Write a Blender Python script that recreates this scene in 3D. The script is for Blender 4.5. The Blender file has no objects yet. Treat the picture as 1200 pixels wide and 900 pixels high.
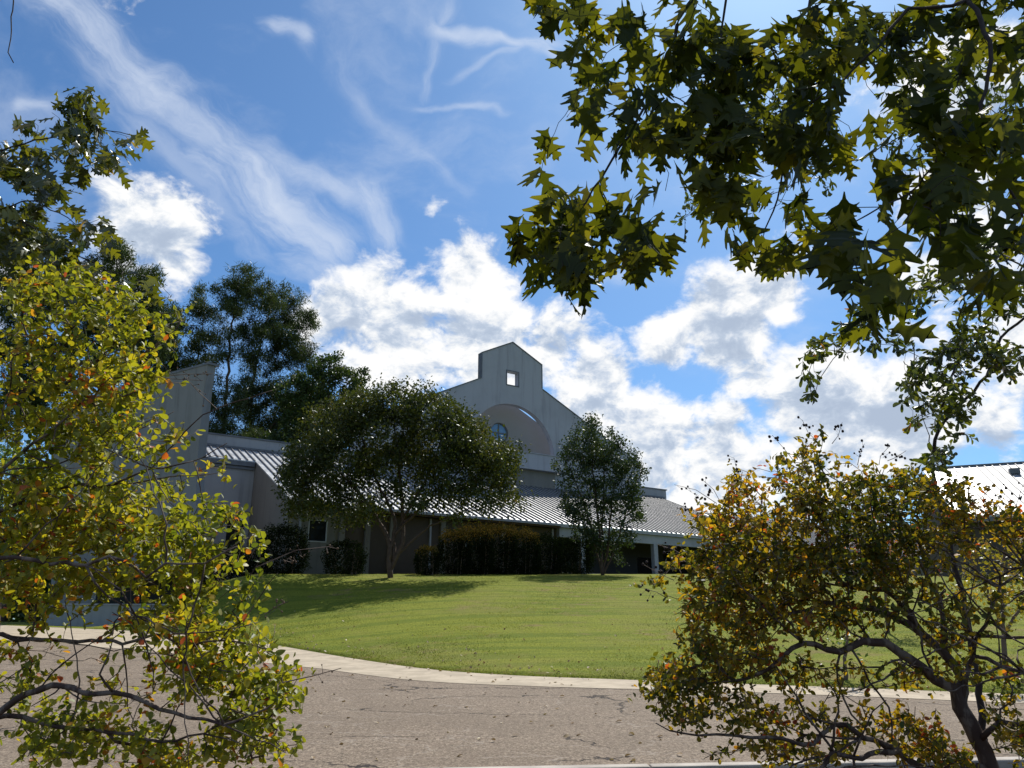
import bpy, math, random
import numpy as np
from mathutils import Vector

# ------------------------------------------------------------------ camera
sc = bpy.context.scene
COL = sc.collection
FPX = 900.0
PITCH = math.atan(290/900)
CAMP = np.array([0.0, 0.0, 1.6])
cam_d = bpy.data.cameras.new('camera'); cam = bpy.data.objects.new('camera', cam_d); COL.objects.link(cam)
cam.location = CAMP; cam.rotation_euler = (math.pi/2 + PITCH, 0, 0)
cam_d.sensor_width = 36; cam_d.lens = 27.0; cam_d.clip_start = 0.05; cam_d.clip_end = 6000
sc.camera = cam
FV = np.array([0, math.cos(PITCH), math.sin(PITCH)]); UV = np.array([0, -math.sin(PITCH), math.cos(PITCH)])
def ray(px, py): return FPX*FV + np.array([px-600.0, 0, 0]) + UV*(450.0-py)
def at(px, py, D):
    r = ray(px, py); return CAMP + r*(D/r[1])

# ------------------------------------------------------------------ light
SUN_EL, SUN_AZ = 50.0, 24.0
el, az = math.radians(SUN_EL), math.radians(SUN_AZ)
SUN = np.array([math.cos(el)*math.sin(az), math.cos(el)*math.cos(az), math.sin(el)])
sd = bpy.data.lights.new('sun', 'SUN'); sd.energy = 4.9; sd.angle = math.radians(0.53); sd.color = (1.0, 0.94, 0.84)
so = bpy.data.objects.new('sun', sd); COL.objects.link(so); so.location = (0, 0, 60)
so.rotation_mode = 'QUATERNION'; so.rotation_quaternion = Vector(SUN).to_track_quat('Z', 'Y')
sc.view_settings.view_transform = 'Standard'; sc.view_settings.look = 'None'
sc.view_settings.exposure = 0.22; sc.view_settings.gamma = 1.0
sc.render.engine = 'CYCLES'
cy = sc.cycles
cy.use_denoising = True
try: cy.denoiser = 'OPENIMAGEDENOISE'; cy.denoising_input_passes = 'RGB_ALBEDO_NORMAL'; cy.denoising_prefilter = 'ACCURATE'
except Exception: pass
cy.max_bounces = 7; cy.diffuse_bounces = 3; cy.glossy_bounces = 2; cy.transmission_bounces = 5; cy.transparent_max_bounces = 4
cy.sample_clamp_indirect = 6.0; cy.caustics_reflective = False; cy.caustics_refractive = False

class NT:
    """tiny expression builder over a node tree"""
    def __init__(s, tree): s.t = tree; s.n = tree.nodes; s.l = tree.links
    def node(s, typ, **kw):
        n = s.n.new(typ)
        for k, v in kw.items(): setattr(n, k, v)
        return n
    def put(s, sock, v):
        if isinstance(v, bpy.types.NodeSocket): s.l.new(v, sock)
        elif v is not None:
            if hasattr(sock.default_value, '__len__') and not hasattr(v, '__len__'): v = (v, v, v)
            if hasattr(sock.default_value, '__len__') and len(sock.default_value) == 4 and len(v) == 3: v = (*v, 1)
            sock.default_value = v
    def m(s, op, a, b=None, c=None, clamp=False):
        n = s.node('ShaderNodeMath', operation=op, use_clamp=clamp)
        s.put(n.inputs[0], a); s.put(n.inputs[1], b); s.put(n.inputs[2], c); return n.outputs[0]
    def v(s, op, a, b=None, scale=None):
        n = s.node('ShaderNodeVectorMath', operation=op)
        s.put(n.inputs[0], a); s.put(n.inputs[1], b)
        if scale is not None: s.put(n.inputs['Scale'], scale)
        return n.outputs['Value'] if op in ('DISTANCE', 'DOT_PRODUCT', 'LENGTH') else n.outputs[0]
    def noise(s, vec, scale=5, detail=4, rough=.5, dist=0, lac=2.0, out=0):
        n = s.node('ShaderNodeTexNoise')
        s.put(n.inputs['Vector'], vec); s.put(n.inputs['Scale'], scale); n.inputs['Detail'].default_value = detail
        n.inputs['Roughness'].default_value = rough; n.inputs['Distortion'].default_value = dist; n.inputs['Lacunarity'].default_value = lac
        return n.outputs[out]
    def ss(s, x, a, b, lo=0.0, hi=1.0):
        n = s.node('ShaderNodeMapRange', interpolation_type='SMOOTHSTEP')
        s.put(n.inputs[0], x); s.put(n.inputs[1], a); s.put(n.inputs[2], b); s.put(n.inputs[3], lo); s.put(n.inputs[4], hi); return n.outputs[0]
    def mix(s, f, a, b):
        n = s.node('ShaderNodeMix', data_type='RGBA', clamp_factor=True)
        s.put(n.inputs[0], f); s.put(n.inputs[6], a); s.put(n.inputs[7], b); return n.outputs[2]
    def ramp(s, x, stops, interp='LINEAR'):
        n = s.node('ShaderNodeValToRGB'); n.color_ramp.interpolation = interp
        e = n.color_ramp.elements
        while len(e) < len(stops): e.new(0.5)
        for k, (p, c) in enumerate(stops): e[k].position = p; e[k].color = (*c, 1)
        s.put(n.inputs[0], x); return n.outputs[0]
    def comb(s, x, y, z):
        n = s.node('ShaderNodeCombineXYZ'); s.put(n.inputs[0], x); s.put(n.inputs[1], y); s.put(n.inputs[2], z); return n.outputs[0]
    def sep(s, v):
        n = s.node('ShaderNodeSeparateXYZ'); s.put(n.inputs[0], v); return n.outputs

# ------------------------------------------------------------------ sky with clouds (world)
world = bpy.data.worlds.new('World'); sc.world = world; world.use_nodes = True
wt = world.node_tree; wt.nodes.clear(); W = NT(wt)
sky = W.node('ShaderNodeTexSky', sky_type='NISHITA'); sky.sun_disc = False
sky.sun_elevation = el; sky.sun_rotation = az; sky.altitude = 100; sky.air_density = 1.0; sky.dust_density = 0.6; sky.ozone_density = 3.0
tc = W.node('ShaderNodeTexCoord'); dirv = W.v('NORMALIZE', tc.outputs['Generated'])
dx, dy, dz = W.sep(dirv)
zz = W.m('ADD', W.m('MAXIMUM', dz, 0.0), 0.22)
plane = W.comb(W.m('DIVIDE', dx, zz), W.m('DIVIDE', dy, zz), 0.0)
def ndir(px, py):
    r = ray(px, py); return r/np.linalg.norm(r)
# clouds stand in fixed directions of the sky: (px, py, radius px, weight)
BLOBS = [(165,270,74,1.0),(205,310,45,.8),(120,245,45,.5),(640,170,26,.34),(690,135,50,.42),
 (385,372,46,.75),(470,400,85,1.0),(560,320,62,.9),(600,270,40,.45),(560,400,80,.9),(650,410,55,.8),(690,455,60,.9),
 (790,400,48,.75),(850,385,62,.95),(910,340,52,.8),(955,290,40,.5),(880,440,55,.7),
 (760,520,80,.9),(860,545,90,.95),(960,480,88,1.0),(1050,500,85,.95),(1000,560,110,.8),
 (1060,330,80,.75),(1130,240,110,.75),(1130,110,120,.75),(900,160,40,.25),(1180,510,60,.7),(1190,330,60,.6),(1290,420,140,.9),
 (-90,330,120,.8),(-260,120,140,.7),(1500,250,220,.8),(1400,-150,200,.7),(300,560,90,.5),(430,480,60,.6),
 (510,242,20,.33),(340,30,24,.16),(150,10,36,.30)]
mask = None
for bx_, by_, br_, bw_ in BLOBS:
    d_ = ndir(bx_, by_); rad = br_/math.sqrt(FPX**2+(bx_-600)**2+(by_-450)**2)
    dd = W.v('DISTANCE', dirv, tuple(d_))
    g = W.m('MULTIPLY', W.ss(dd, 0.0, rad*1.95, 1.0, 0.0), bw_)
    mask = g if mask is None else W.m('MAXIMUM', mask, g)
# general cover away from the picture
far = W.ss(W.v('DOT_PRODUCT', dirv, tuple(ndir(600, 380))), 0.55, 0.75, 0.42, 0.0)
mask = W.m('MAXIMUM', mask, far)
q1 = W.v('ADD', W.v('MULTIPLY', dirv, (2.1, 2.1, 3.0)), (3.1, 1.7, 0.4))
warp = W.v('SCALE', W.v('SUBTRACT', W.noise(q1, 5.0, 3, .5, out=1), (0.5, 0.5, 0.5)), scale=0.10)
q2 = W.v('ADD', q1, warp)
def dens(vec):
    a = W.noise(vec, 3.6, 9, .60)
    b = W.noise(vec, 11.0, 6, .62)
    return W.m('ADD', W.m('MULTIPLY', a, 1.35), W.m('ADD', W.m('MULTIPLY', b, 0.45), -0.28))
D0 = dens(q2)
sun2 = tuple(SUN*np.array([.03, -.01, .085]))
D1 = dens(W.v('ADD', q2, sun2))
cov = W.m('ADD', W.m('SUBTRACT', D0, 0.965), W.m('MULTIPLY', mask, 0.74))
alpha = W.ss(cov, -0.04, 0.20)
thick = W.ss(cov, 0.03, 0.85)
rel = W.m('SUBTRACT', D1, D0)
lit = W.ss(W.m('ADD', W.m('MULTIPLY', rel, -4.4), W.m('ADD', W.m('MULTIPLY', W.m('SUBTRACT', 0.33, thick), 1.25), W.m('MULTIPLY', W.m('SUBTRACT', W.noise(q2, 16.0, 6, .65), .5), .9))), -0.75, 0.60)
ccol = W.ramp(lit, [(0.0, (4.6, 5.5, 7.0)), (0.30, (5.5, 6.4, 7.8)), (0.55, (7.0, 7.7, 8.8)), (0.80, (9.0, 9.3, 9.7)), (1.0, (10.6, 10.6, 10.6))])
# high thin cirrus
wd = W.v('NORMALIZE', W.v('ADD', dirv, W.v('SCALE', W.v('SUBTRACT', W.noise(dirv, 3.2, 4, .6, out=1), (0.5, 0.5, 0.5)), scale=0.16)))
fib = W.v('ADD', wd, W.v('SCALE', W.v('SUBTRACT', W.noise(dirv, 9.0, 5, .65, out=1), (0.5, 0.5, 0.5)), scale=0.05))
cir = None
for x0_, y0_, x1_, y1_, w_, amt in [(20,-60,235,150,30,1.0),(90,20,280,190,26,.8),(200,120,420,330,46,1.0),(120,90,330,320,22,.5),(250,150,470,250,20,.5),(425,200,475,320,26,.8),(300,300,470,345,26,.7),
                                    (490,34,690,82,9,.9),(520,90,680,60,6,.5),(455,108,610,140,6,.55),(640,260,760,330,16,.5),(300,15,360,50,9,.8),(540,10,480,110,12,.5),(0,105,60,112,10,.6),(800,300,900,350,30,.5),(1000,380,1200,460,30,.6),(380,60,560,240,14,.35)]:
    a_, b_ = ndir(x0_, y0_), ndir(x1_, y1_); nn = np.cross(a_, b_); nn /= np.linalg.norm(nn); mid_ = a_+b_; mid_ /= np.linalg.norm(mid_)
    half_ = np.linalg.norm(b_-a_)/2; tg_ = (b_-a_)/np.linalg.norm(b_-a_)
    w_ = w_/950*1.5
    off = W.v('DOT_PRODUCT', wd, tuple(nn)); al = W.v('DOT_PRODUCT', wd, tuple(tg_))
    # fibres run along the streak
    fv = W.comb(W.m('MULTIPLY', W.v('DOT_PRODUCT', fib, tuple(nn)), 26.0), W.m('MULTIPLY', al, 5.0), x0_*.37)
    fn = W.noise(fv, 1.0, 6, .66)
    g = W.m('MULTIPLY', W.ss(W.m('ABSOLUTE', off), 0.0, w_, 1.0, 0.0), W.ss(W.m('ABSOLUTE', W.m('SUBTRACT', al, float(mid_@tg_))), half_*.55, half_*1.25, 1.0, 0.0))
    g = W.m('MULTIPLY', W.ss(W.m('ADD', fn, W.m('MULTIPLY', g, .34)), .50, .98), W.m('MULTIPLY', W.m('POWER', g, .6), amt))
    cir = g if cir is None else W.m('MAXIMUM', cir, g)
veil = W.m('MULTIPLY', W.ss(W.noise(W.v('MULTIPLY', wd, (3, 5, 5)), 1.6, 7, .62), .48, .80), .32)
calpha = W.m('ADD', W.m('MULTIPLY', cir, .70), veil, clamp=True)
skyc = W.v('MULTIPLY', sky.outputs[0], (0.72, 1.04, 1.28))
skyc = W.mix(calpha, skyc, (7.4, 8.2, 9.6))
skyc = W.mix(alpha, skyc, ccol)
bg = W.node('ShaderNodeBackground'); W.put(bg.inputs[0], skyc); bg.inputs[1].default_value = 0.083
wo = W.node('ShaderNodeOutputWorld'); wt.links.new(bg.outputs[0], wo.inputs[0])
world.cycles.sampling_method = 'MANUAL'; world.cycles.sample_map_resolution = 512

# ------------------------------------------------------------------ helpers
def tag(o, label=None, cat=None, group=None, kind=None):
    if label: o['label'] = label
    if cat: o['category'] = cat
    if group: o['group'] = group
    if kind: o['kind'] = kind
    return o
def empty(name, loc, label, cat, group=None):
    o = bpy.data.objects.new(name, None); o.location = loc; COL.objects.link(o); return tag(o, label, cat, group)
def link(name, me, mat=None, parent=None):
    o = bpy.data.objects.new(name, me); COL.objects.link(o)
    if mat:
        for mm in (mat if isinstance(mat, (list, tuple)) else [mat]): me.materials.append(mm)
    if parent:
        o.parent = parent
        o.matrix_parent_inverse.identity()
        pl = Vector((0, 0, 0)); p = parent
        while p: pl = pl + p.location; p = p.parent
        o.location = -pl          # vertices are written in world coordinates
    return o
class MB:
    def __init__(s): s.v = []; s.f = []; s.mi = []
    def add(s, vs, fs, mi=0):
        k = len(s.v); s.v += [tuple(map(float, p)) for p in vs]; s.f += [tuple(i+k for i in f) for f in fs]; s.mi += [mi]*len(fs)
    def box(s, x0, x1, y0, y1, z0, z1, fr=None, mi=0):
        vs = [(x, y, z) for z in (z0, z1) for y in (y0, y1) for x in (x0, x1)]
        if fr: vs = [fr(*p) for p in vs]
        s.add(vs, [(0,2,3,1),(4,5,7,6),(0,1,5,4),(2,6,7,3),(0,4,6,2),(1,3,7,5)], mi)
    def prism(s, poly, a, b, fr, mi=0):
        """poly in (u,z), extruded from v=a to v=b"""
        n = len(poly); vs = [fr(u, a, z) for u, z in poly]+[fr(u, b, z) for u, z in poly]
        fs = [tuple(range(n)), tuple(range(2*n-1, n-1, -1))]+[(i, i+n, (i+1) % n+n, (i+1) % n) for i in range(n)]
        s.add(vs, fs, mi)
    def quad(s, a, b, c, d, mi=0): s.add([a, b, c, d], [(0, 1, 2, 3)], mi)
    def tube(s, pts, rads, sides=6, cap=True):
        pts = np.array(pts, float); n = len(pts)
        if n < 2: return
        tg = np.gradient(pts, axis=0); tg /= np.linalg.norm(tg, axis=1)[:, None]+1e-9
        up = np.array([0.31, 0.17, 0.93]); a = np.cross(tg, up); a /= np.linalg.norm(a, axis=1)[:, None]+1e-9; b = np.cross(tg, a)
        th = np.arange(sides)*2*math.pi/sides
        ring = pts[:, None, :]+(a[:, None, :]*np.cos(th)[None, :, None]+b[:, None, :]*np.sin(th)[None, :, None])*np.array(rads)[:, None, None]
        k = len(s.v); s.v += [tuple(p) for p in ring.reshape(-1, 3)]
        for i in range(n-1):
            for j in range(sides):
                j2 = (j+1) % sides
                s.f.append((k+i*sides+j, k+i*sides+j2, k+(i+1)*sides+j2, k+(i+1)*sides+j)); s.mi.append(0)
        if cap: s.f.append(tuple(k+(n-1)*sides+j for j in range(sides))); s.mi.append(0); s.f.append(tuple(k+j for j in reversed(range(sides)))); s.mi.append(0)
    def build(s, name, mat, parent=None, smooth=False, fix=True):
        me = bpy.data.meshes.new(name); me.from_pydata(s.v, [], s.f)
        if fix:
            import bmesh
            bm = bmesh.new(); bm.from_mesh(me); bmesh.ops.recalc_face_normals(bm, faces=bm.faces); bm.to_mesh(me); bm.free()
        if any(s.mi): me.polygons.foreach_set('material_index', s.mi)
        if smooth: me.polygons.foreach_set('use_smooth', [True]*len(me.polygons))
        return link(name, me, mat, parent)

# ------------------------------------------------------------------ materials
def pmat(name, col, rough=.8, metal=0, spec=.3, bump=None, var=None):
    m = bpy.data.materials.new(name); m.use_nodes = True; T = NT(m.node_tree)
    b = m.node_tree.nodes['Principled BSDF']; b.inputs['Roughness'].default_value = rough; b.inputs['Metallic'].default_value = metal
    b.inputs['Specular IOR Level'].default_value = spec
    obj = T.node('ShaderNodeTexCoord').outputs['Object']
    c = col
    if var:   # (scale, amount, second colour)
        c = T.mix(T.ss(T.noise(obj, var[0], 5, .6), .5-var[1]/2, .5+var[1]/2), col, var[2])
    T.put(b.inputs['Base Color'], c)
    if bump:
        bn = T.node('ShaderNodeBump'); bn.inputs['Strength'].default_value = bump[1]; bn.inputs['Distance'].default_value = bump[2]
        T.put(bn.inputs['Height'], T.noise(obj, bump[0], 6, .65)); T.put(b.inputs['Normal'], bn.outputs[0])
    return m, T, b, obj

def leafmat(name, stops, trans=.5, tcol=(1.5, 1.35, .6), gloss=.10, rough=.42):
    m = bpy.data.materials.new(name); m.use_nodes = True; T = NT(m.node_tree); m.node_tree.nodes.clear()
    at_ = T.node('ShaderNodeAttribute', attribute_name='tint')
    c = T.ramp(at_.outputs['Fac'], stops)
    geo = T.node('ShaderNodeNewGeometry')
    df = T.node('ShaderNodeBsdfDiffuse'); T.put(df.inputs[0], c)
    tr = T.node('ShaderNodeBsdfTranslucent'); T.put(tr.inputs[0], T.v('MULTIPLY', c, tcol))
    gl = T.node('ShaderNodeBsdfGlossy'); gl.inputs[0].default_value = (.9, .95, 1, 1); gl.inputs[1].default_value = rough
    m1 = T.node('ShaderNodeMixShader'); m1.inputs[0].default_value = trans; T.l.new(df.outputs[0], m1.inputs[1]); T.l.new(tr.outputs[0], m1.inputs[2])
    lw = T.node('ShaderNodeLayerWeight'); lw.inputs[0].default_value = .35
    m2 = T.node('ShaderNodeMixShader'); T.put(m2.inputs[0], T.m('ADD', T.m('MULTIPLY', T.m('POWER', lw.outputs['Facing'], 2.5), gloss*2.2), gloss*.35)); T.l.new(m1.outputs[0], m2.inputs[1]); T.l.new(gl.outputs[0], m2.inputs[2])
    o = T.node('ShaderNodeOutputMaterial'); T.l.new(m2.outputs[0], o.inputs[0])
    return m

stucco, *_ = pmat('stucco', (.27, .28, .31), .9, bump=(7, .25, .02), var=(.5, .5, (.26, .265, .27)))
# rain streaks below the copings
def streaks(name, col, dark):
    m, T, b, obj = pmat(name, col, .9, bump=(9, .2, .02))
    x, y, z = T.sep(obj)
    v = T.comb(T.m('MULTIPLY', x, 1.6), T.m('MULTIPLY', y, 1.6), T.m('MULTIPLY', z, .12))
    f = T.m('MULTIPLY', T.ss(T.noise(v, 1.3, 6, .6), .48, .74), .75)
    f = T.m('ADD', f, T.m('MULTIPLY', T.ss(T.noise(obj, .35, 5, .6), .42, .7), .35), clamp=True)
    T.put(b.inputs['Base Color'], T.mix(f, col, dark)); return m
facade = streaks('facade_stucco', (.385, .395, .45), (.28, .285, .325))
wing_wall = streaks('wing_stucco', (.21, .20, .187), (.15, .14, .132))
front_wall, *_ = pmat('front_wall_stucco', (.10, .08, .07), .9, bump=(9, .2, .02), var=(.8, .5, (.08, .065, .057)))  # this and the wing stucco are darkened to carry the shade under the eaves
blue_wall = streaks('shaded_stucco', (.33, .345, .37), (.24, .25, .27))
trim_m, *_ = pmat('trim_paint', (.36, .375, .44), .6, var=(1.2, .4, (.29, .30, .35)))
dark_trim, *_ = pmat('coping_metal', (.16, .17, .19), .5, .3, var=(2, .4, (.12, .125, .14)))
roof_m, T, b, obj = pmat('roof_metal', (.55, .565, .58), .42, .35, .5, var=(.7, .6, (.45, .465, .48)))
T.put(b.inputs['Roughness'], T.ss(T.noise(obj, 1.7, 4, .6), .3, .7, .34, .52))
seam_m, *_ = pmat('shadowed_seam_metal', (.21, .215, .225), .5, .35)  # darker than the roof metal, painting in the shadow each rib casts
glass_m, T, b, obj = pmat('window_glass', (.012, .014, .016), .06, 0, .5)
blueglass, T, b, obj = pmat('round_window_glass', (.10, .22, .42), .05, 0.0, .9, var=(1.4, .5, (.16, .30, .50)))
frame_m, *_ = pmat('window_frame_paint', (.50, .52, .54), .5)
brown_m, *_ = pmat('brown_board', (.10, .065, .048), .8, var=(2, .5, (.075, .05, .04)))
dark_in, *_ = pmat('recess_dark', (.055, .055, .06), .9)  # even near-black for the recessed portico and entry walls

bark_grey, T, b, obj = pmat('crape_bark', (.17, .125, .10), .75, bump=(60, .4, .004))
T.put(b.inputs['Base Color'], T.mix(T.ss(T.noise(T.v('MULTIPLY', obj, (1, 1, .35)), 14, 5, .6), .46, .58), (.07, .042, .034), (.18, .135, .112)))
bark_dark, *_ = pmat('oak_bark', (.035, .027, .028), .85, bump=(50, .6, .005), var=(12, .5, (.06, .048, .045)))
bark_pine, *_ = pmat('pine_bark', (.085, .065, .055), .9, var=(3, .5, (.12, .09, .07)))
bark_dom, *_ = pmat('reddish_bark', (.06, .038, .03), .85, var=(5, .5, (.10, .07, .055)))
bark_mid, *_ = pmat('smooth_bark', (.11, .075, .058), .85, var=(5, .5, (.17, .125, .10)))

GR, OL, YL, OR, RD = (.035, .075, .012), (.10, .125, .014), (.26, .27, .022), (.42, .15, .02), (.33, .06, .03)
L_left = leafmat('crape_leaf_sunny', [(0, (.045, .095, .018)), (.28, (.12, .155, .018)), (.58, (.26, .275, .026)), (.84, (.42, .36, .03)), (.93, (.50, .21, .03)), (1, (.42, .09, .03))], .55, (1.35, 1.3, .55), .06, .5)
L_right = leafmat('crape_leaf_autumn', [(0, (.05, .075, .014)), (.35, (.12, .13, .018)), (.62, (.28, .22, .022)), (.85, (.42, .27, .028)), (.95, (.44, .18, .025)), (1, (.38, .08, .03))], .55, (1.5, 1.35, .5), .05, .5)
L_oak = leafmat('oak_leaf', [(0, (.024, .038, .008)), (.5, (.065, .082, .012)), (.85, (.13, .145, .018)), (1, (.13, .13, .02))], .58, (1.7, 1.45, .4), .035)
L_oak2 = leafmat('oak_leaf_sunny', [(0, (.028, .045, .010)), (.5, (.07, .085, .014)), (.9, (.15, .16, .02)), (1, (.30, .2, .03))], .52, (1.5, 1.35, .45), .12, .30)
L_water = leafmat('water_oak_leaf', [(0, (.03, .05, .012)), (.5, (.075, .10, .016)), (.88, (.16, .17, .022)), (1, (.30, .14, .03))], .5, (1.4, 1.3, .5))
L_mid = leafmat('dark_crape_leaf', [(0, (.03, .045, .012)), (.5, (.062, .078, .016)), (.85, (.13, .115, .022)), (1, (.15, .09, .022))], .35, (1.3, 1.25, .6), .05)
L_mid2 = leafmat('slender_tree_leaf', [(0, (.02, .038, .016)), (.5, (.04, .064, .022)), (.85, (.08, .10, .026)), (1, (.12, .12, .03))], .35, (1.3, 1.25, .6), .05)
L_pine = leafmat('pine_needle', [(0, (.024, .040, .016)), (.5, (.052, .078, .026)), (1, (.11, .14, .042))], .25, (1.2, 1.2, .6), .05)
L_broad = leafmat('broad_leaf', [(0, (.02, .042, .012)), (.5, (.042, .072, .018)), (1, (.10, .13, .024))], .35, (1.3, 1.25, .6), .05)
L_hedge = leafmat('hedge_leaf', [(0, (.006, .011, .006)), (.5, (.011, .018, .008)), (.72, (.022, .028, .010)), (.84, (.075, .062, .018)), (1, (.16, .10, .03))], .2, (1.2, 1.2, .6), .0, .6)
L_yel = leafmat('yellow_leaf', [(0, (.08, .11, .016)), (.45, (.24, .22, .022)), (.8, (.42, .26, .03)), (1, (.42, .12, .03))], .5, (1.3, 1.2, .5))
pod_m, *_ = pmat('seed_pod', (.03, .018, .016), .7)

# ------------------------------------------------------------------ terrain
EX = np.array([-400, -120, -40, -23, -13, -7.9, -4.25, -1.8, 0, 2.2, 5.8, 8, 14, 24, 60, 400], float)
EY = np.array([75, 62, 46, 37, 31, 25.4, 20.1, 16.9, 15.7, 15.0, 13.8, 13.0, 12.0, 11.2, 10.5, 10.5], float)
xs_f = np.linspace(-60, 60, 1201); ys_f = np.interp(xs_f, EX, EY)
kern = np.hanning(31); kern /= kern.sum(); ys_s = np.convolve(np.pad(ys_f, 15, mode='edge'), kern, mode='valid')
def ye(x):
    x = np.asarray(x, float)
    return np.where(np.abs(x) < 59, np.interp(x, xs_f, ys_s), np.interp(x, EX, EY))
def yc(x): return np.clip(42.4+.625*(np.asarray(x, float)+10.7), 38, 66)
def terr(x, y):
    x = np.asarray(x, float); y = np.asarray(y, float)
    e = ye(x); c = np.maximum(yc(x), e+6)
    s = np.clip((y-e)/(c-e), 0, 1); sm = s*s*(3-2*s)
    fade = np.clip((x+20)/7, 0, 1); fade = fade*fade*(3-2*fade); s = s*fade; sm = sm*fade
    ze = .05*np.clip(e, -20, 50); zc = 1.6+.0687*np.clip(yc(x), 38, 64)
    zl = ze+(np.maximum(zc, ze)-ze)*(.72*s+.28*sm)
    base = .05*np.clip(y, -20, 60)
    z = np.where(y > e, zl, base)
    return z
def sheet(name, xs, taus, mat, dz=0.0, kind='structure', lip=False, bump=0):
    X, Tt = np.meshgrid(xs, taus); Y = ye(X)+Tt; Z = terr(X, Y)+dz
    if lip: Z = Z+np.where(Tt > .02, .03, 0.0)+np.where(Tt > .3, 1, 0)*.012*np.sin(X*1.7+Tt)*np.sin(Tt*1.3+X*.6)
    n, m = X.shape
    v = np.stack([X, Y, Z], -1).reshape(-1, 3)
    i = np.arange(n-1)[:, None]*m+np.arange(m-1)[None, :]
    f = np.stack([i, i+1, i+m+1, i+m], -1).reshape(-1, 4)
    me = bpy.data.meshes.new(name); me.from_pydata(v.tolist(), [], f.tolist())
    me.polygons.foreach_set('use_smooth', [True]*len(f))
    return tag(link(name, me, mat), kind=kind)

def asphalt_mat():
    m, T, b, obj = pmat('old_asphalt', (.16, .13, .12), .9, 0, .25)
    x, y, z = T.sep(obj)
    fine = T.noise(obj, 55, 4, .75); mid = T.noise(obj, 6, 5, .6); big = T.noise(obj, .6, 4, .6)
    vor = T.node('ShaderNodeTexVoronoi'); T.put(vor.inputs['Vector'], obj); vor.inputs['Scale'].default_value = 42
    st = T.ramp(vor.outputs['Distance'], [(0, (.52, .45, .37)), (.35, (.24, .20, .16)), (.7, (.09, .07, .058))])
    c = T.mix(.62, T.ramp(fine, [(.38, (.08, .064, .052)), (.5, (.22, .182, .146)), (.62, (.52, .45, .37))]), st)
    gr = T.noise(obj, 24, 3, .8); c = T.mix(T.ss(gr, .52, .66, 0, .8), c, (.46, .40, .33)); c = T.mix(T.ss(gr, .34, .48, .65, 0), c, (.07, .058, .048))
    c = T.mix(T.ss(mid, .35, .7, 0, .25), c, (.26, .205, .17))
    c = T.mix(T.ss(big, .4, .65, 0, .30), c, (.14, .115, .092))
    # cracks: long wandering across + finer ones
    w = T.v('ADD', T.v('MULTIPLY', obj, (.42, 1.0, 0)), T.v('SCALE', T.v('SUBTRACT', T.noise(obj, 1.6, 5, .65, out=1), (.5, .5, .5)), scale=.55))
    v2 = T.node('ShaderNodeTexVoronoi', feature='DISTANCE_TO_EDGE'); T.put(v2.inputs['Vector'], w); v2.inputs['Scale'].default_value = .62
    ck = T.m('MULTIPLY', T.ss(v2.outputs[0], .004, .011, 1, 0), T.ss(T.noise(obj, .9, 3, .5), .42, .52))
    w3 = T.v('ADD', T.v('MULTIPLY', obj, (.6, 1.0, 0)), T.v('SCALE', T.v('SUBTRACT', T.noise(obj, 3.2, 5, .65, out=1), (.5, .5, .5)), scale=.4))
    v3 = T.node('ShaderNodeTexVoronoi', feature='DISTANCE_TO_EDGE'); T.put(v3.inputs['Vector'], w3); v3.inputs['Scale'].default_value = 1.7
    lightck = T.m('MULTIPLY', T.ss(v3.outputs[0], .006, .022, .55, 0), T.ss(T.noise(T.v('ADD', obj, (7, 3, 0)), 1.1, 3, .5), .5, .6))
    c = T.mix(lightck, c, (.36, .33, .30)); c = T.mix(ck, c, (.03, .025, .024))
    T.put(b.inputs['Base Color'], T.v('MULTIPLY', c, (.86, .81, .73)))
    bn = T.node('ShaderNodeBump'); bn.inputs['Strength'].default_value = .7; bn.inputs['Distance'].default_value = .008
    T.put(bn.inputs['Height'], T.m('SUBTRACT', fine, T.m('MULTIPLY', ck, 2))); T.put(b.inputs['Normal'], bn.outputs[0]); return m
def concrete_mat(name, col, dark):
    m, T, b, obj = pmat(name, col, .85, 0, .25)
    n1 = T.noise(obj, 2.2, 6, .65); n2 = T.noise(obj, 60, 3, .7)
    c = T.mix(T.ss(n1, .36, .64), col, dark); c = T.mix(T.ss(n2, .5, .75, 0, .35), c, dark)
    T.put(b.inputs['Base Color'], c)
    bn = T.node('ShaderNodeBump'); bn.inputs['Strength'].default_value = .4; bn.inputs['Distance'].default_value = .004
    T.put(bn.inputs['Height'], n2); T.put(b.inputs['Normal'], bn.outputs[0]); return m, T, b, obj, c
asph = asphalt_mat()
conc, *_ = concrete_mat('pale_concrete', (.46, .39, .29), (.34, .285, .21))
# lawn
lawn, T, b, obj = pmat('lawn_soil_and_thatch', (.09, .12, .02), .95, 0, .1)
strip = T.noise(T.v('MULTIPLY', obj, (.10, .9, .2)), 1.6, 4, .55)
pat = T.noise(obj, .35, 5, .6); fine = T.noise(T.v('MULTIPLY', obj, (1, .6, 1)), 22, 4, .75)
c = T.ramp(fine, [(.30, (.075, .092, .010)), (.5, (.165, .190, .020)), (.70, (.28, .29, .040))])
c = T.mix(T.ss(strip, .44, .58, 0, .6), c, (.085, .125, .013)); c = T.mix(T.ss(pat, .48, .68, 0, .42), c, (.20, .185, .05))
brown = T.m('MULTIPLY', T.ss(T.noise(obj, 1.3, 5, .6), .5, .66), T.ss(T.noise(T.v('ADD', obj, (4, 9, 1)), .22, 3, .5), .45, .62))
c = T.mix(T.m('MULTIPLY', brown, .75), c, (.20, .15, .065))
T.put(b.inputs['Base Color'], c)
bn = T.node('ShaderNodeBump'); bn.inputs['Strength'].default_value = .8; bn.inputs['Distance'].default_value = .04
T.put(bn.inputs['Height'], fine); T.put(b.inputs['Normal'], bn.outputs[0])

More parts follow.
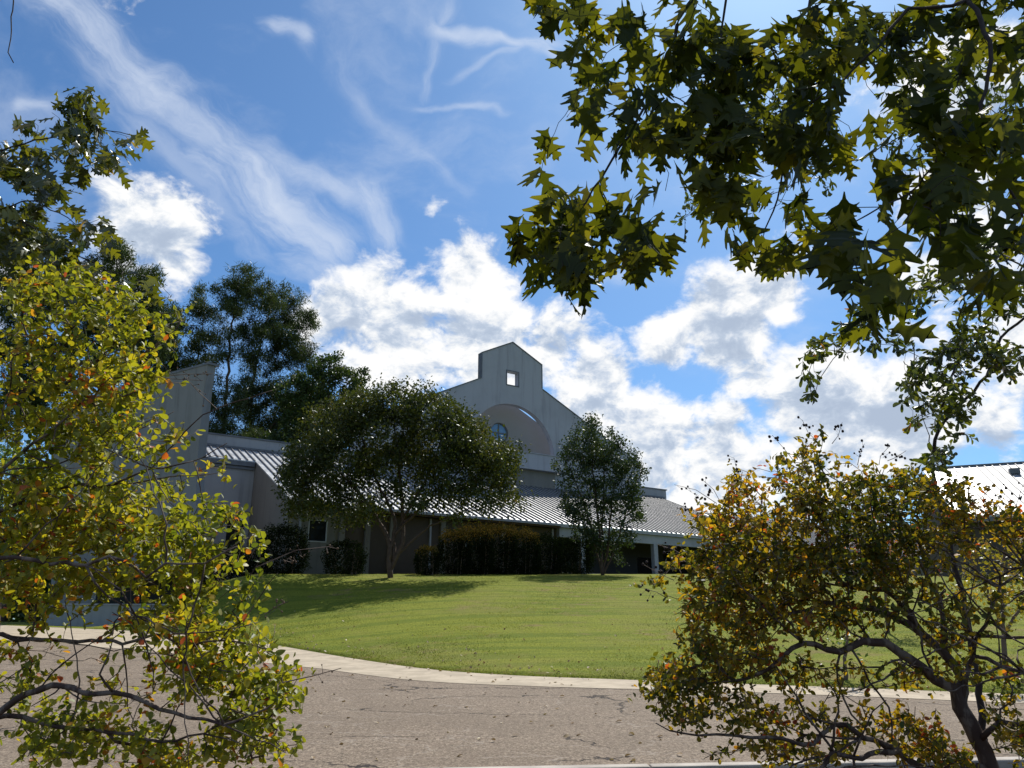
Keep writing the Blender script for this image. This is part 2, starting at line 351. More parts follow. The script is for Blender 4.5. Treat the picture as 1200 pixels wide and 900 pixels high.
def graded(a, b, step, far, k=1.35):
    core = list(np.arange(a, b+1e-6, step)); s = step; lo = [a]; 
    while lo[-1] > -far: s *= k; lo.append(lo[-1]-s)
    s = step; hi = [b]
    while hi[-1] < far: s *= k; hi.append(hi[-1]+s)
    return np.array(lo[:0:-1]+core+hi[1:])
gx = graded(-30, 40, .5, 1500); gt = np.unique(np.concatenate([graded(-1, 48, .5, 1800), [0, .03]]))
sheet('ground', gx, gt, lawn, lip=True)
KERB_Y = 7.45
rx_ = np.arange(-50, 50.01, .5)
# concrete gutter, wider where the drive bends away
def strip_sheet(name, xs, t0f, t1f, nrow, mat, dz):
    v = []; f = []; m = len(xs)
    for r in range(nrow+1):
        for x in xs:
            a, b_ = t0f(x), t1f(x); y = a+(b_-a)*r/nrow; v.append((x, y, float(terr(x, y if y < float(ye(x)) else float(ye(x))-1e-4))+dz))
    for r in range(nrow):
        for i in range(m-1): f.append((r*m+i, r*m+i+1, (r+1)*m+i+1, (r+1)*m+i))
    me = bpy.data.meshes.new(name); me.from_pydata(v, [], f); return tag(link(name, me, mat), kind='structure')
gw = lambda x: float(np.interp(x, [-60, -25, -12, -8, -4, 0, 4, 60], [9, 7, 6.5, 5.0, 2.7, 1.6, 1.2, 1.1]))
EYF = lambda x: float(ye(x))
strip_sheet('road', rx_, lambda x: 7.3+.085*(x-.3) if abs(x) < 24 else 7.3, lambda x: EYF(x)-.02, 12, asph, .004)
strip_sheet('gutter_path', rx_, lambda x: EYF(x)-gw(x), lambda x: EYF(x)+.015, 4, conc, .010)
# near kerb and planting bed
mulch, *_ = pmat('mulch', (.05, .033, .024), .95, bump=(25, 1, .03), var=(18, .4, (.10, .07, .05)))
strip_sheet('planting_bed', np.arange(-50, 50.01, 1.0), lambda x: -12.0, lambda x: 7.22+.085*(x-.3), 6, mulch, .03)
kb, T, b, obj, c = concrete_mat('kerb_concrete', (.47, .43, .38), (.33, .30, .265))
mb = MB()
for x in np.arange(-24, 24, 1.8):
    z = .05*7.3; mb.box(x, x+1.792, 7.20, 7.36, z-.3, z+.13, lambda a, b_, c_: (a, b_+.085*(a-.3), c_+.05*.085*(a-.3)))
o = mb.build('kerb', kb); tag(o, kind='structure')
bv = o.modifiers.new('bevel', 'BEVEL'); bv.width = .018; bv.segments = 2

# ------------------------------------------------------------------ church
PH = math.radians(58)
DU = np.array([math.sin(PH), math.cos(PH), 0]); NU = np.array([math.cos(PH), -math.sin(PH), 0])
EO = at(342, 585, 46.6)
def B(u, v, z): p = EO+u*DU+v*NU; return (p[0], p[1], z)
ZE, SL = 9.2, .42
VT = -13.8
def zr(v): return ZE-SL*v
church = empty('church', B(20, -10, 5.0), 'grey stucco church with stepped gable, arch and round window above a long pale metal roof', 'church')

# roof: standing seam panels
mb = MB(); th = .10
def roofquad(u0, u1, v0, v1, off=0.0, t=.10):
    vs = [B(u, v, zr(v)+off-k) for k in (t, 0) for v in (v0, v1) for u in (u0, u1)]
    mb.add(vs, [(0,2,3,1),(4,5,7,6),(0,1,5,4),(2,6,7,3),(0,4,6,2),(1,3,7,5)])
U1 = 43.5
roofquad(0, U1, 0, VT); roofquad(-9, 0-.003, -10.0, VT)
roof = mb.build('roof', roof_m, church)
mb = MB()
u = -8.9
while u < U1:
    v0 = -10.0 if u < 0 else 0.0
    for vv0, vv1 in ((v0, VT),):
        w = .035
        vs = [B(a, v, zr(v)+k) for k in (.002, .11) for v in (vv0+.01, vv1) for a in (u-w, u+w)]
        mb.add(vs, [(0,2,3,1),(4,5,7,6),(0,1,5,4),(2,6,7,3),(0,4,6,2),(1,3,7,5)])
    u += .52
mb.build('seams', seam_m, roof)
# ridge flashing + clerestory band
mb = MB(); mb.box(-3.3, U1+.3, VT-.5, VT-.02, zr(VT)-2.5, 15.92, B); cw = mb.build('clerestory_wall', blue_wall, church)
mb = MB(); mb.box(-3.4, U1+.4, VT-.58, VT+.06, 15.925, 16.03, B); mb.box(-3.0, 8.0, VT+.01, VT+.05, zr(VT)+.04, zr(VT)+.20, B); mb.box(39.4, U1, VT+.01, VT+.05, zr(VT)+.04, zr(VT)+.2, B)
mb.build('coping', dark_trim, cw)
# flat roof behind, so the wing has a body
mb = MB(); mb.box(-9, 8, -34, VT-.52, 4.5, 11.5, B); mb.box(39.3, U1, -34, VT-.52, 4.5, 11.5, B); mb.build('rear_wall', wing_wall, church)

# eaves: fascia, brown soffit left, portico beam right
mb = MB(); mb.box(.02, 20.0, -.12, -.02, ZE-.32, ZE-.08, B); mb.build('fascia', brown_m, church)
mb = MB(); mb.box(20.05, U1, -.14, -.02, ZE-.26, ZE-.07, B); mb.box(20.05, U1, -.55, -.20, ZE-.95, ZE-.27, B); mb.build('portico_beam', trim_m, church)
# lower wing carrying on beyond the portico
roofquad_m = mb = MB(); roofquad(U1+.01, 78, 0, -8.8); lr = mb.build('lower_roof', roof_m, church)
mb = MB(); u = U1+.5
while u < 78:
    vs = [B(a, v, zr(v)+k) for k in (.002, .11) for v in (-.01, -8.8) for a in (u-.035, u+.035)]
    mb.add(vs, [(0,2,3,1),(4,5,7,6),(0,1,5,4),(2,6,7,3),(0,4,6,2),(1,3,7,5)]); u += .52
mb.build('seams', seam_m, lr)
mb = MB(); mb.box(U1+.02, 78, -9.4, -8.82, 1.5, zr(-8.8)+.1, B); mb.box(U1+.02, 78, -8.8, -1.2, 1.5, ZE-.2, B); mb.build('lower_wall', wing_wall, church)
mb = MB(); mb.box(U1+.01, 78, -.14, -.02, ZE-.26, ZE-.07, B); mb.build('fascia', trim_m, lr)
for ud in (.75, 9.6, 19.6):
    mb = MB(); mb.box(ud, ud+.12, -.595 if ud < 3 else -.645, -.50, 4.6, ZE-.35, B); mb.build('downpipe', trim_m, church)
mb = MB(); mb.box(.0, 20.0, .005, .13, ZE-.20, ZE-.07, B); mb.build('gutter', trim_m, church)
# walls
mb = MB(); poly = [(-.6, 1.5), (-10.6, 1.5), (-10.6, zr(-10.6)-.12), (-.6, zr(-.6)-.12)]
vs = [B(u, v, z) for u in (.05, .35) for v, z in poly]
mb.add(vs, [(0,1,2,3),(7,6,5,4),(0,4,5,1),(1,5,6,2),(2,6,7,3),(3,7,4,0)]); mb.build('end_wall', wing_wall, church)
mb = MB()
def wall_open(mb, u0, u1, z0, z1, v0, v1, opens):
    us = sorted({u0, u1, *[o[0] for o in opens], *[o[1] for o in opens]}); 
    for a, b_ in zip(us[:-1], us[1:]):
        op = [o for o in opens if o[0] <= a+1e-6 and o[1] >= b_-1e-6]
        if not op: mb.box(a, b_, v0, v1, z0, z1, B)
        else: mb.box(a, b_, v0, v1, z0, op[0][2], B); mb.box(a, b_, v0, v1, op[0][3], z1, B)
W_OP = [(1.35, 2.55, 6.86, 8.22), (12.4, 13.6, 6.86, 8.22)]
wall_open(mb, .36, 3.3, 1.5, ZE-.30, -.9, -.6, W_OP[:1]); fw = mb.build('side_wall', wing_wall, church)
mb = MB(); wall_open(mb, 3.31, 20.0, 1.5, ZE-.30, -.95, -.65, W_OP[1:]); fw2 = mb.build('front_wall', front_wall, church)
for (a, b_, z0, z1), w_ in zip(W_OP, (fw, fw2)):
    mb = MB(); t = .06
    mb.box(a, a+t, -.72, -.585, z0, z1, B); mb.box(b_-t, b_, -.72, -.585, z0, z1, B); mb.box(a+t, b_-t, -.72, -.585, z0, z0+t, B); mb.box(a+t, b_-t, -.72, -.585, z1-t, z1, B)
    wf = mb.build('window', frame_m, church)
    mb = MB(); mb.box(a+t, b_-t, -.70, -.68, z0+t, z1-t, B); mb.build('pane', glass_m, wf)
for up in (3.3, 5.0, 6.7, 10.4, 15.2):
    mb = MB(); mb.box(up, up+.35, -.64, -.40, 1.5, ZE-.34, B); mb.build('pilaster', wing_wall, church)
# portico recess
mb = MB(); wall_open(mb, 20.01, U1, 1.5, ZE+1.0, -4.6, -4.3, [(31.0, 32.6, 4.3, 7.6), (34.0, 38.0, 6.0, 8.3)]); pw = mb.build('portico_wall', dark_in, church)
mb = MB(); mb.box(20.01, 20.2, -4.29, -.6, 1.5, zr(-.7)-.15, B); mb.build('return_wall', wing_wall, church)
for a, b_, z0, z1 in [(31.0, 32.6, 4.3, 7.6), (34.0, 38.0, 6.0, 8.3)]:
    mb = MB(); mb.box(a, b_, -4.45, -4.42, z0, z1, B); mb.build('pane', glass_m, pw)
mb = MB(); mb.box(20.2, U1, -4.29, -.3, 5.55, 5.75, B); mb.build('porch_floor', conc, church)
for uc in (22.2, 29.45, 36.6, 43.0):
    mb = MB(); mb.box(uc-.20, uc+.20, -.57, -.19, 5.2, ZE-.955, B); mb.box(uc-.26, uc+.26, -.63, -.13, 5.2, 6.0, B) if False else None; mb.build('column', trim_m, church)
# upper-left wing wall with its eave
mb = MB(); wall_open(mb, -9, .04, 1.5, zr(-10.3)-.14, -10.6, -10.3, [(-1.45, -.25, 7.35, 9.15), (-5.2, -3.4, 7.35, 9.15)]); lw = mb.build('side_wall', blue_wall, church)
mb = MB(); mb.box(-9.1, -.03, -10.12, -10.0, zr(-10)-.40, zr(-10)-.06, B); mb.box(-9.1, -.06, -10.28, -10.13, zr(-10)-.62, zr(-10)-.44, B)
mb.build('fascia', dark_trim, lw)
mb = MB(); mb.box(-2.4, -.0, -10.295, -10.12, 9.75, 10.35, B); mb.build('ledge', blue_wall, lw)
for a, b_ in ((-1.45, -.25), (-5.2, -3.4)):
    mb = MB(); mb.box(a, b_, -10.5, -10.47, 7.35, 9.15, B); mb.build('pane', glass_m, lw)

# stepped gable front slab with arch and square opening
CU = 23.67; VF = -12.5; RA = 4.72; ZA = 17.35
def front_slab():
    mb = MB(); v0, v1 = VF, VF-.6
    out_l = [(CU-15.5, 15.6), (CU-15.5, 16.25), (CU-3.37, 24.1), (CU-3.37, 26.6), (CU, 28.3)]
    out_l[1] = (CU-15.5, 24.1-.5*(15.5-3.37))
    def top(u):
        a = abs(u-CU)
        return 28.3-.5045*a if a <= 3.37 else 24.1-.5*(a-3.37)
    zb = 14.0
    sq = (CU-.63, CU+.63, 23.95, 25.30)
    N = 44
    us = sorted(set([CU-15.5, CU+15.5, CU, CU-3.37, CU-3.3701, CU+3.37, CU+3.3701, sq[0], sq[1]]+[CU-RA*math.cos(math.pi*k/N) for k in range(N+1)]))
    for a, b_ in zip(us[:-1], us[1:]):
        mid = (a+b_)/2
        ta, tb = (top(a+1e-5), top(b_-1e-5))
        if b_-a < .001: continue
        def col(z0a, z0b, z1a, z1b):
            mb.add([B(a, v0, z0a), B(b_, v0, z0b), B(b_, v0, z1b), B(a, v0, z1a), B(a, v1, z0a), B(b_, v1, z0b), B(b_, v1, z1b), B(a, v1, z1a)],
                   [(0,1,2,3),(7,6,5,4),(3,2,6,7),(0,4,5,1)])
        inarch = abs(mid-CU) < RA
        za = ZA+math.sqrt(max(0, RA**2-(a-CU)**2)) if inarch else zb
        zb2 = ZA+math.sqrt(max(0, RA**2-(b_-CU)**2)) if inarch else zb
        if abs(mid-CU) < .63: col(za, zb2, sq[2], sq[2]); col(sq[3], sq[3], ta, tb)
        else: col(za, zb2, ta, tb)
    # side reveals
    for uu in (sq[0], sq[1]): mb.quad(B(uu, v0, sq[2]), B(uu, v1, sq[2]), B(uu, v1, sq[3]), B(uu, v0, sq[3]))
    for s_ in (-1, 1):
        uu = CU+s_*3.37; mb.quad(B(uu, v0, 24.1), B(uu, v1, 24.1), B(uu, v1, 26.6), B(uu, v0, 26.6))
        uu = CU+s_*15.5; zt = 24.1-.5*(15.5-3.37); mb.quad(B(uu, v0, zb), B(uu, v1, zb), B(uu, v1, zt), B(uu, v0, zt))
        uu = CU+s_*RA; mb.quad(B(uu, v0, zb), B(uu, v1, zb), B(uu, v1, ZA), B(uu, v0, ZA))
    return mb
gable = front_slab().build('gable_front', facade, church, fix=False)
# copings on the gable edges
mb = MB()
def slope_cap(ua, za, ub, zb_):
    w = .07; vs = [B(u, v, z+k) for k in (.004, .09) for v in (VF+w, VF-.6-w) for u, z in ((ua, za), (ub, zb_))]
    mb.add(vs, [(0,2,3,1),(4,5,7,6),(0,1,5,4),(2,6,7,3),(0,4,6,2),(1,3,7,5)])
for s_ in (-1, 1):
    slope_cap(CU+s_*3.44, 26.565, CU+s_*.001, 28.3); slope_cap(CU+s_*15.55, 24.1-.5*(15.55-3.37), CU+s_*3.46, 24.055)
    mb.box(min(CU+s_*3.375, CU+s_*3.44), max(CU+s_*3.375, CU+s_*3.44), VF-.66, VF+.05, 24.15, 26.55, B)
mb.build('coping', dark_trim, gable)
mb = MB(); fo = .10
a0, a1, z0, z1 = CU-.63, CU+.63, 23.95, 25.30
mb.box(a0-fo, a0, VF, VF+.04, z0-fo, z1+fo, B); mb.box(a1, a1+fo, VF, VF+.04, z0-fo, z1+fo, B); mb.box(a0, a1, VF, VF+.04, z0-fo, z0, B); mb.box(a0, a1, VF, VF+.04, z1, z1+fo, B)
mb.build('window_surround', dark_trim, gable)
# back wall of the niche, nave behind it
VB = -15.0
RW, UW, ZW = .98, 23.75, 19.85
mb = MB(); N = 40; half = 15.5
tz = lambda u: 23.74-.507*abs(u-CU)
us = sorted(set([CU-half, CU+half, CU]+[UW-RW*math.cos(math.pi*k/N) for k in range(N+1)]))
for a, b_ in zip(us[:-1], us[1:]):
    mid = (a+b_)/2; inn = abs(mid-UW) < RW
    def colb(z0a, z0b, z1a, z1b):
        mb.add([B(a, VB, z0a), B(b_, VB, z0b), B(b_, VB, z1b), B(a, VB, z1a), B(a, VB-.4, z0a), B(b_, VB-.4, z0b), B(b_, VB-.4, z1b), B(a, VB-.4, z1a)], [(0,1,2,3),(7,6,5,4),(3,2,6,7),(0,4,5,1)])
    if inn:
        ha, hb = math.sqrt(max(0, RW**2-(a-UW)**2)), math.sqrt(max(0, RW**2-(b_-UW)**2))
        colb(12, 12, ZW-ha, ZW-hb); colb(ZW+ha, ZW+hb, tz(a), tz(b_))
    else: colb(12, 12, tz(a), tz(b_))
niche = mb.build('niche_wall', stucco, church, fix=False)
mb = MB(); ring = [(UW+RW*math.cos(t), ZW+RW*math.sin(t)) for t in np.linspace(0, 2*math.pi, 48, endpoint=False)]
mb.prism(ring, VB-.22, VB-.25, B); rw = mb.build('round_window', blueglass, church)
mb = MB(); mb.box(UW-.045, UW+.045, VB-.218, VB-.15, ZW-RW, ZW+RW, B); mb.box(UW-RW, UW-.05, VB-.218, VB-.15, ZW-.045, ZW+.045, B); mb.box(UW+.05, UW+RW, VB-.218, VB-.15, ZW-.045, ZW+.045, B)
mb.build('glazing_bars', dark_trim, rw)
mb = MB(); mb.tube([B(UW+(RW-.03)*math.cos(t), VB-.16, ZW+(RW-.03)*math.sin(t)) for t in np.linspace(0, 2*math.pi, 49)], [.06]*49, 6, False); mb.build('frame', dark_trim, rw)
# nave body
mb = MB(); mb.prism([(CU-half, 4), (CU+half, 4), (CU+half, tz(CU+half)-.25), (CU, 23.74-.25), (CU-half, tz(CU-half)-.25)], VB-.42, -46, B); mb.build('nave_wall', facade, church)
mb = MB()
for s_ in (-1, 1):
    vs = [B(u, v, z+k) for k in (-.2, -.06) for v in (VB-.43, -46.4) for u, z in ((CU+s_*(half+.4), tz(CU+half+.4)), (CU+s_*.002, 23.74))]
    mb.add(vs, [(0,2,3,1),(4,5,7,6),(0,1,5,4),(2,6,7,3),(0,4,6,2),(1,3,7,5)])
mb.build('nave_roof', roof_m, church)
# balcony ledge below the arch
mb = MB(); mb.box(CU-5.4, CU+5.4, VF-1.2, VF+.9, 15.85, 17.32, B); led = mb.build('balcony_parapet', facade, church)
mb = MB(); mb.box(CU-5.5, CU+5.5, VF+.06, VF+.98, 17.325, 17.40, B); mb.build('coping', trim_m, led)
mb = MB(); mb.box(CU-4.6, CU+4.5, VF-.58, VF+.35, 13.6, 15.845, B); mb.build('balcony_base', wing_wall, led)

# left flared wall of the neighbouring wing
def wingwall(name, pts, mat, label, thick):
    P = [np.array(at(x, y, D)) for x, y, D in pts]
    nrm = np.cross(P[1]-P[0], P[-1]-P[0]); nrm /= np.linalg.norm(nrm)
    if nrm[1] < 0: nrm = -nrm
    mb = MB(); n = len(P)
    mb.add([tuple(p) for p in P]+[tuple(p+nrm*thick) for p in P], [tuple(range(n)), tuple(range(2*n-1, n-1, -1))]+[(i, i+n, (i+1) % n+n, (i+1) % n) for i in range(n)])
    return mb
fl = empty('bell_wall', at(200, 700, 46), 'tall grey stucco wall with raked top rising behind the yellow green shrub at far left', 'wall')
def fD(x): return 46.0+(244-x)*.045
mbw = wingwall('w', [(x, y, fD(x)) for x, y in ((244, 425), (239, 459), (233, 520), (230, 560), (229, 715), (60, 725), (60, 478), (150, 450))], facade, '', .6)
mbw.build('wall_slab', streaks('flared_stucco', (.235, .245, .262), (.16, .165, .175)), fl)
mbw = wingwall('w', [(x, y, fD(x)-.06) for x, y in ((245, 424), (151, 449), (151, 451.5), (244.7, 426.6))], facade, '', .8)
mbw.build('coping', dark_trim, fl)
# low dark entry with planter wall at far left
en = empty('garden_wall', at(120, 712, 40), 'low dark walled entry recess glimpsed between left shrub branches above the path', 'wall')
p0 = np.array(at(60, 712, 40)); p1 = np.array(at(235, 706, 41))
du_ = (p1-p0); du_[2] = 0; L_ = np.linalg.norm(du_); du_ /= L_; dn_ = np.array([du_[1], -du_[0], 0])
def G(u, v, z): p = p0+du_*u+dn_*v; return (p[0], p[1], z)
gz = float(terr(p0[0], p0[1]))
mb = MB(); mb.box(0, L_, 0, .3, gz-.6, gz+1.0, G); mb.build('low_wall', blue_wall, en)
mb = MB(); mb.box(-.04, L_+.04, -.04, .34, gz+1.004, gz+1.08, G); mb.build('cap', trim_m, en)
mb = MB(); mb.box(1.2, L_-1, -2.6, -2.3, gz-.6, gz+2.4, G); mb.build('back_panel', dark_in, en)
mb = MB(); mb.box(.8, L_-.6, -3.0, .1, gz+2.45, gz+2.75, G); mb.build('canopy', front_wall, en)
for uu in (1.0, L_-1.0):
    mb = MB(); mb.box(uu-.14, uu+.14, .02, .28, gz+1.085, gz+2.445, G); mb.build('post', wing_wall, en)

# right wing
WD = np.array([.935, -.354, 0]); WN = np.array([-.354, -.935, 0]); WO = at(1165, 603, 52)
def R(u, v, z): p = WO+u*WD+v*WN; return (p[0], p[1], z)
rz = WO[2]; ws = .46; wv = -12.0
hall = empty('parish_hall', R(4, -5, 5), 'low building with pale ribbed metal roof behind the autumn shrub at far right', 'building')
zrr = lambda v: rz-ws*v
mb = MB(); vs = [R(u, v, zrr(v)-k) for k in (.12, 0) for v in (0, wv) for u in (-2.2, 26)]
mb.add(vs, [(0,2,3,1),(4,5,7,6),(0,1,5,4),(2,6,7,3),(0,4,6,2),(1,3,7,5)]); hr = mb.build('roof', roof_m, hall)
mb = MB(); u = -2.1
while u < 26:
    w = .035; vs = [R(a, v, zrr(v)+k) for k in (.002, .085) for v in (-.01, wv) for a in (u-w, u+w)]
    mb.add(vs, [(0,2,3,1),(4,5,7,6),(0,1,5,4),(2,6,7,3),(0,4,6,2),(1,3,7,5)]); u += .55
mb.build('seams', seam_m, hr)
mb = MB(); mb.box(-2.25, 26.05, wv-.3, wv+.12, zrr(wv)-.05, zrr(wv)+.13, R); mb.build('ridge_cap', dark_trim, hr)
mb = MB(); mb.box(3.4, 4.1, -9.4, -8.9, zrr(-9.15)-.02, zrr(-9.15)+.42, R); mb.build('roof_vent', dark_trim, hr)
mb = MB(); vs = [R(u, v, z) for u in (-1.9, 25.7) for v, z in ((-1.0, 4), (-24, 4), (-24, rz), (wv, zrr(wv)-.2), (-1.0, zrr(-1)-.14))]
mb.add(vs, [(0,1,2,3,4),(9,8,7,6,5),(0,5,6,1),(1,6,7,2),(2,7,8,3),(3,8,9,4),(4,9,5,0)]); mb.build('wall', front_wall, hall)
mb = MB(); mb.box(-2.2, 26, -.12, -.02, rz-.42, rz-.1, R); mb.build('fascia', dark_trim, hall)
for uu in (1.2, 4.4, 7.8):
    mb = MB(); mb.box(uu, uu+2.2, -.99, -.90, rz-3.6, rz-1.3, R); wf = mb.build('window', frame_m, hall)
    for k in (0, 1):
        mb = MB(); mb.box(uu+.08+k*1.06, uu+1.06+k*1.06, -.91, -.885, rz-3.5, rz-1.4, R); mb.build('pane', glass_m, wf)
#@@FOLIAGE

# ------------------------------------------------------------------ foliage engine
def grow(limbs, att, seed=1, seg=.06, tip=.0012, p=2.3, bf=.25, sag=.05, jit=.25, rmax=1e9):
    """limbs: list of (points, r_start, r_end); the first is the root. att: Nx3 twig tips.
    returns nodes (pos, parent, radius) and the index of the node at each twig tip"""
    rng = np.random.default_rng(seed); pos = []; par = []; rmin = []; path = []
    def addnode(q, pa, r):
        pos.append(np.array(q, float)); par.append(pa); rmin.append(r); path.append(0 if pa < 0 else path[pa]+float(np.linalg.norm(pos[-1]-pos[pa]))); return len(pos)-1
    for li, (pts, r0, r1) in enumerate(limbs):
        pts = [np.array(q, float) for q in pts]
        if li == 0: cur = addnode(pts[0], -1, r0)
        else:
            P = np.array(pos); k = int(np.argmin(((P-pts[0])**2).sum(1))); cur = k
            if np.linalg.norm(P[k]-pts[0]) > seg*1.5: pts = [P[k]]+pts
            else: pts[0] = P[k]
        n = len(pts); tot = sum(np.linalg.norm(pts[i+1]-pts[i]) for i in range(n-1)); done = 0
        for i in range(n-1):
            a, b_ = pts[i], pts[i+1]; pa = pts[i-1] if i > 0 else 2*a-b_; pb = pts[i+2] if i+2 < n else 2*b_-a
            L = np.linalg.norm(b_-a); m = max(1, int(L/seg))
            for j in range(1, m+1):
                t = j/m; q = .5*((2*a)+(-pa+b_)*t+(2*pa-5*a+4*b_-pb)*t*t+(-pa+3*a-3*b_+pb)*t**3)
                f = (done+L*t)/max(tot, 1e-6)
                q = q+rng.normal(0, seg*.10, 3)
                cur = addnode(q, cur, (r0*(1-f)+r1*f))
            done += L
    att = np.array(att, float); N = len(att); tips = np.full(N, -1)
    if N:
        P = np.array(pos); Pa = np.array(path)
        best = np.full(N, 1e9); bi = np.zeros(N, int)
        for c0 in range(0, len(P), 400):
            d_ = np.linalg.norm(att[:, None]-P[None, c0:c0+400], axis=2)+bf*Pa[None, c0:c0+400]
            k = d_.argmin(1); v = d_[np.arange(N), k]; w = v < best; best[w] = v[w]; bi[w] = k[w]+c0
        act = np.ones(N, bool)
        score = best-bf*Pa[bi]
        for _ in range(N):
            k = int(np.where(act, score, 1e9).argmin()); act[k] = False
            a = pos[bi[k]]; b_ = att[k]; L = np.linalg.norm(b_-a); m = max(1, int(round(L/seg)))
            pd = a-pos[par[bi[k]]] if par[bi[k]] >= 0 else b_-a
            pd = pd/(np.linalg.norm(pd)+1e-9); cur = bi[k]; new = []
            side = rng.normal(0, 1, 3)*jit*L*.25
            for j in range(1, m+1):
                t = j/m
                q = a*(1-t)+b_*t+pd*L*.28*t*(1-t)+side*math.sin(math.pi*t)*(1 if j < m else 0)
                q[2] += sag*L*math.sin(math.pi*t)
                if j < m: q = q+rng.normal(0, seg*.12, 3)
                cur = addnode(q, cur, 0); new.append(cur)
            tips[k] = cur
            NP = np.array([pos[i] for i in new]); NA = np.array([path[i] for i in new])
            idx = np.where(act)[0]
            if len(idx):
                d_ = np.linalg.norm(att[idx][:, None]-NP[None], axis=2)+bf*NA[None]
                kk = d_.argmin(1); v = d_[np.arange(len(idx)), kk]; w = v < best[idx]
                best[idx[w]] = v[w]; bi[idx[w]] = np.array(new)[kk[w]]; score[idx[w]] = best[idx[w]]-bf*np.array(path)[bi[idx[w]]]
    n = len(pos); acc = np.zeros(n); r = np.zeros(n)
    for i in range(n-1, -1, -1):
        r[i] = max(acc[i]**(1/p) if acc[i] > 0 else tip, rmin[i], tip); r[i] = min(r[i], max(rmin[i], rmax))
        if par[i] >= 0: acc[par[i]] += r[i]**p if rmin[i] == 0 else 0
    return np.array(pos), np.array(par), r, tips

def wood(pos, par, r, split, trunk_mat, parent, sides=6, names=('trunk', 'branches'), twig_min=0):
    n = len(pos); ch = [[] for _ in range(n)]
    for i in range(n):
        if par[i] >= 0: ch[par[i]].append(i)
    A, Bm = MB(), MB()
    starts = [(i, -1) for i in range(n) if par[i] < 0]; 
    while starts:
        i, pa = starts.pop(); chain = [i]
        while ch[chain[-1]]:
            c = sorted(ch[chain[-1]], key=lambda k: -r[k]); nxt = c[0]
            for o_ in c[1:]: starts.append((o_, chain[-1]))
            chain.append(nxt)
        pts = ([pos[pa]] if pa >= 0 else [])+[pos[k] for k in chain]; rr = ([min(r[pa], r[chain[0]]*1.15)] if pa >= 0 else [])+[r[k] for k in chain]
        if max(rr) < twig_min: continue
        big = rr[0] > split
        (A if big else Bm).tube(pts, rr, sides+2 if big else max(3, sides-2 if rr[0] < split*.25 else sides))
    if A.v: A.build(names[0], trunk_mat, parent, True, False)
    if Bm.v: Bm.build(names[1], trunk_mat, parent, True, False)

def leaf_obovate(fold=.18, curl=.12, wide=.30):
    out = [(0, 0), (.55*wide, .22), (.92*wide, .50), (.95*wide, .72), (.62*wide, .92)]
    v = [(0, 0, 0), (0, .5, -fold*.25), (0, 1.0, -curl)]
    R_ = [(x, y, fold*x-curl*y*y) for x, y in out[1:]]; Lf = [(-x, y, z) for x, y, z in R_]
    v = [(0, 0, 0), (0, .5, -curl*.25), (0, 1.0, -curl)]+R_+Lf   # 0,1,2, 3-6, 7-10
    f = [(0, 3, 4, 1), (1, 4, 5, 6), (1, 6, 2, 2), (0, 1, 8, 7), (1, 10, 9, 8), (1, 2, 10, 10)]
    f = [(0, 3, 4, 1), (1, 4, 5, 6), (0, 1, 8, 7), (1, 10, 9, 8)]; t = [(1, 6, 2), (1, 2, 10)]
    return np.array(v), f+t
def leaf_quad(w=.34, curl=.1):
    return np.array([(0, 0, 0), (w, .45, .06), (0, 1, -curl), (-w, .5, .06)]), [(0, 1, 2, 3)]
def leaf_tri(w=.1): return np.array([(-w, 0, 0), (w, 0, 0), (0, 1, 0)]), [(0, 1, 2)]
def leaf_spat():
    # narrow wedge widening to a three lobed tip
    R_ = [(.03, .0), (.06, .35), (.13, .62), (.27, .80), (.20, .92)]
    v = [(0, 0, 0), (0, .62, -.04), (0, 1.0, -.14)]+[(x, y, .12*x-.13*y*y) for x, y in R_[1:]]+[(-x, y, .12*x-.13*y*y) for x, y in R_[1:]]
    return np.array(v), [(0, 3, 4, 1), (1, 4, 5, 6), (1, 6, 2), (0, 1, 8, 7), (1, 10, 9, 8), (1, 2, 10)]
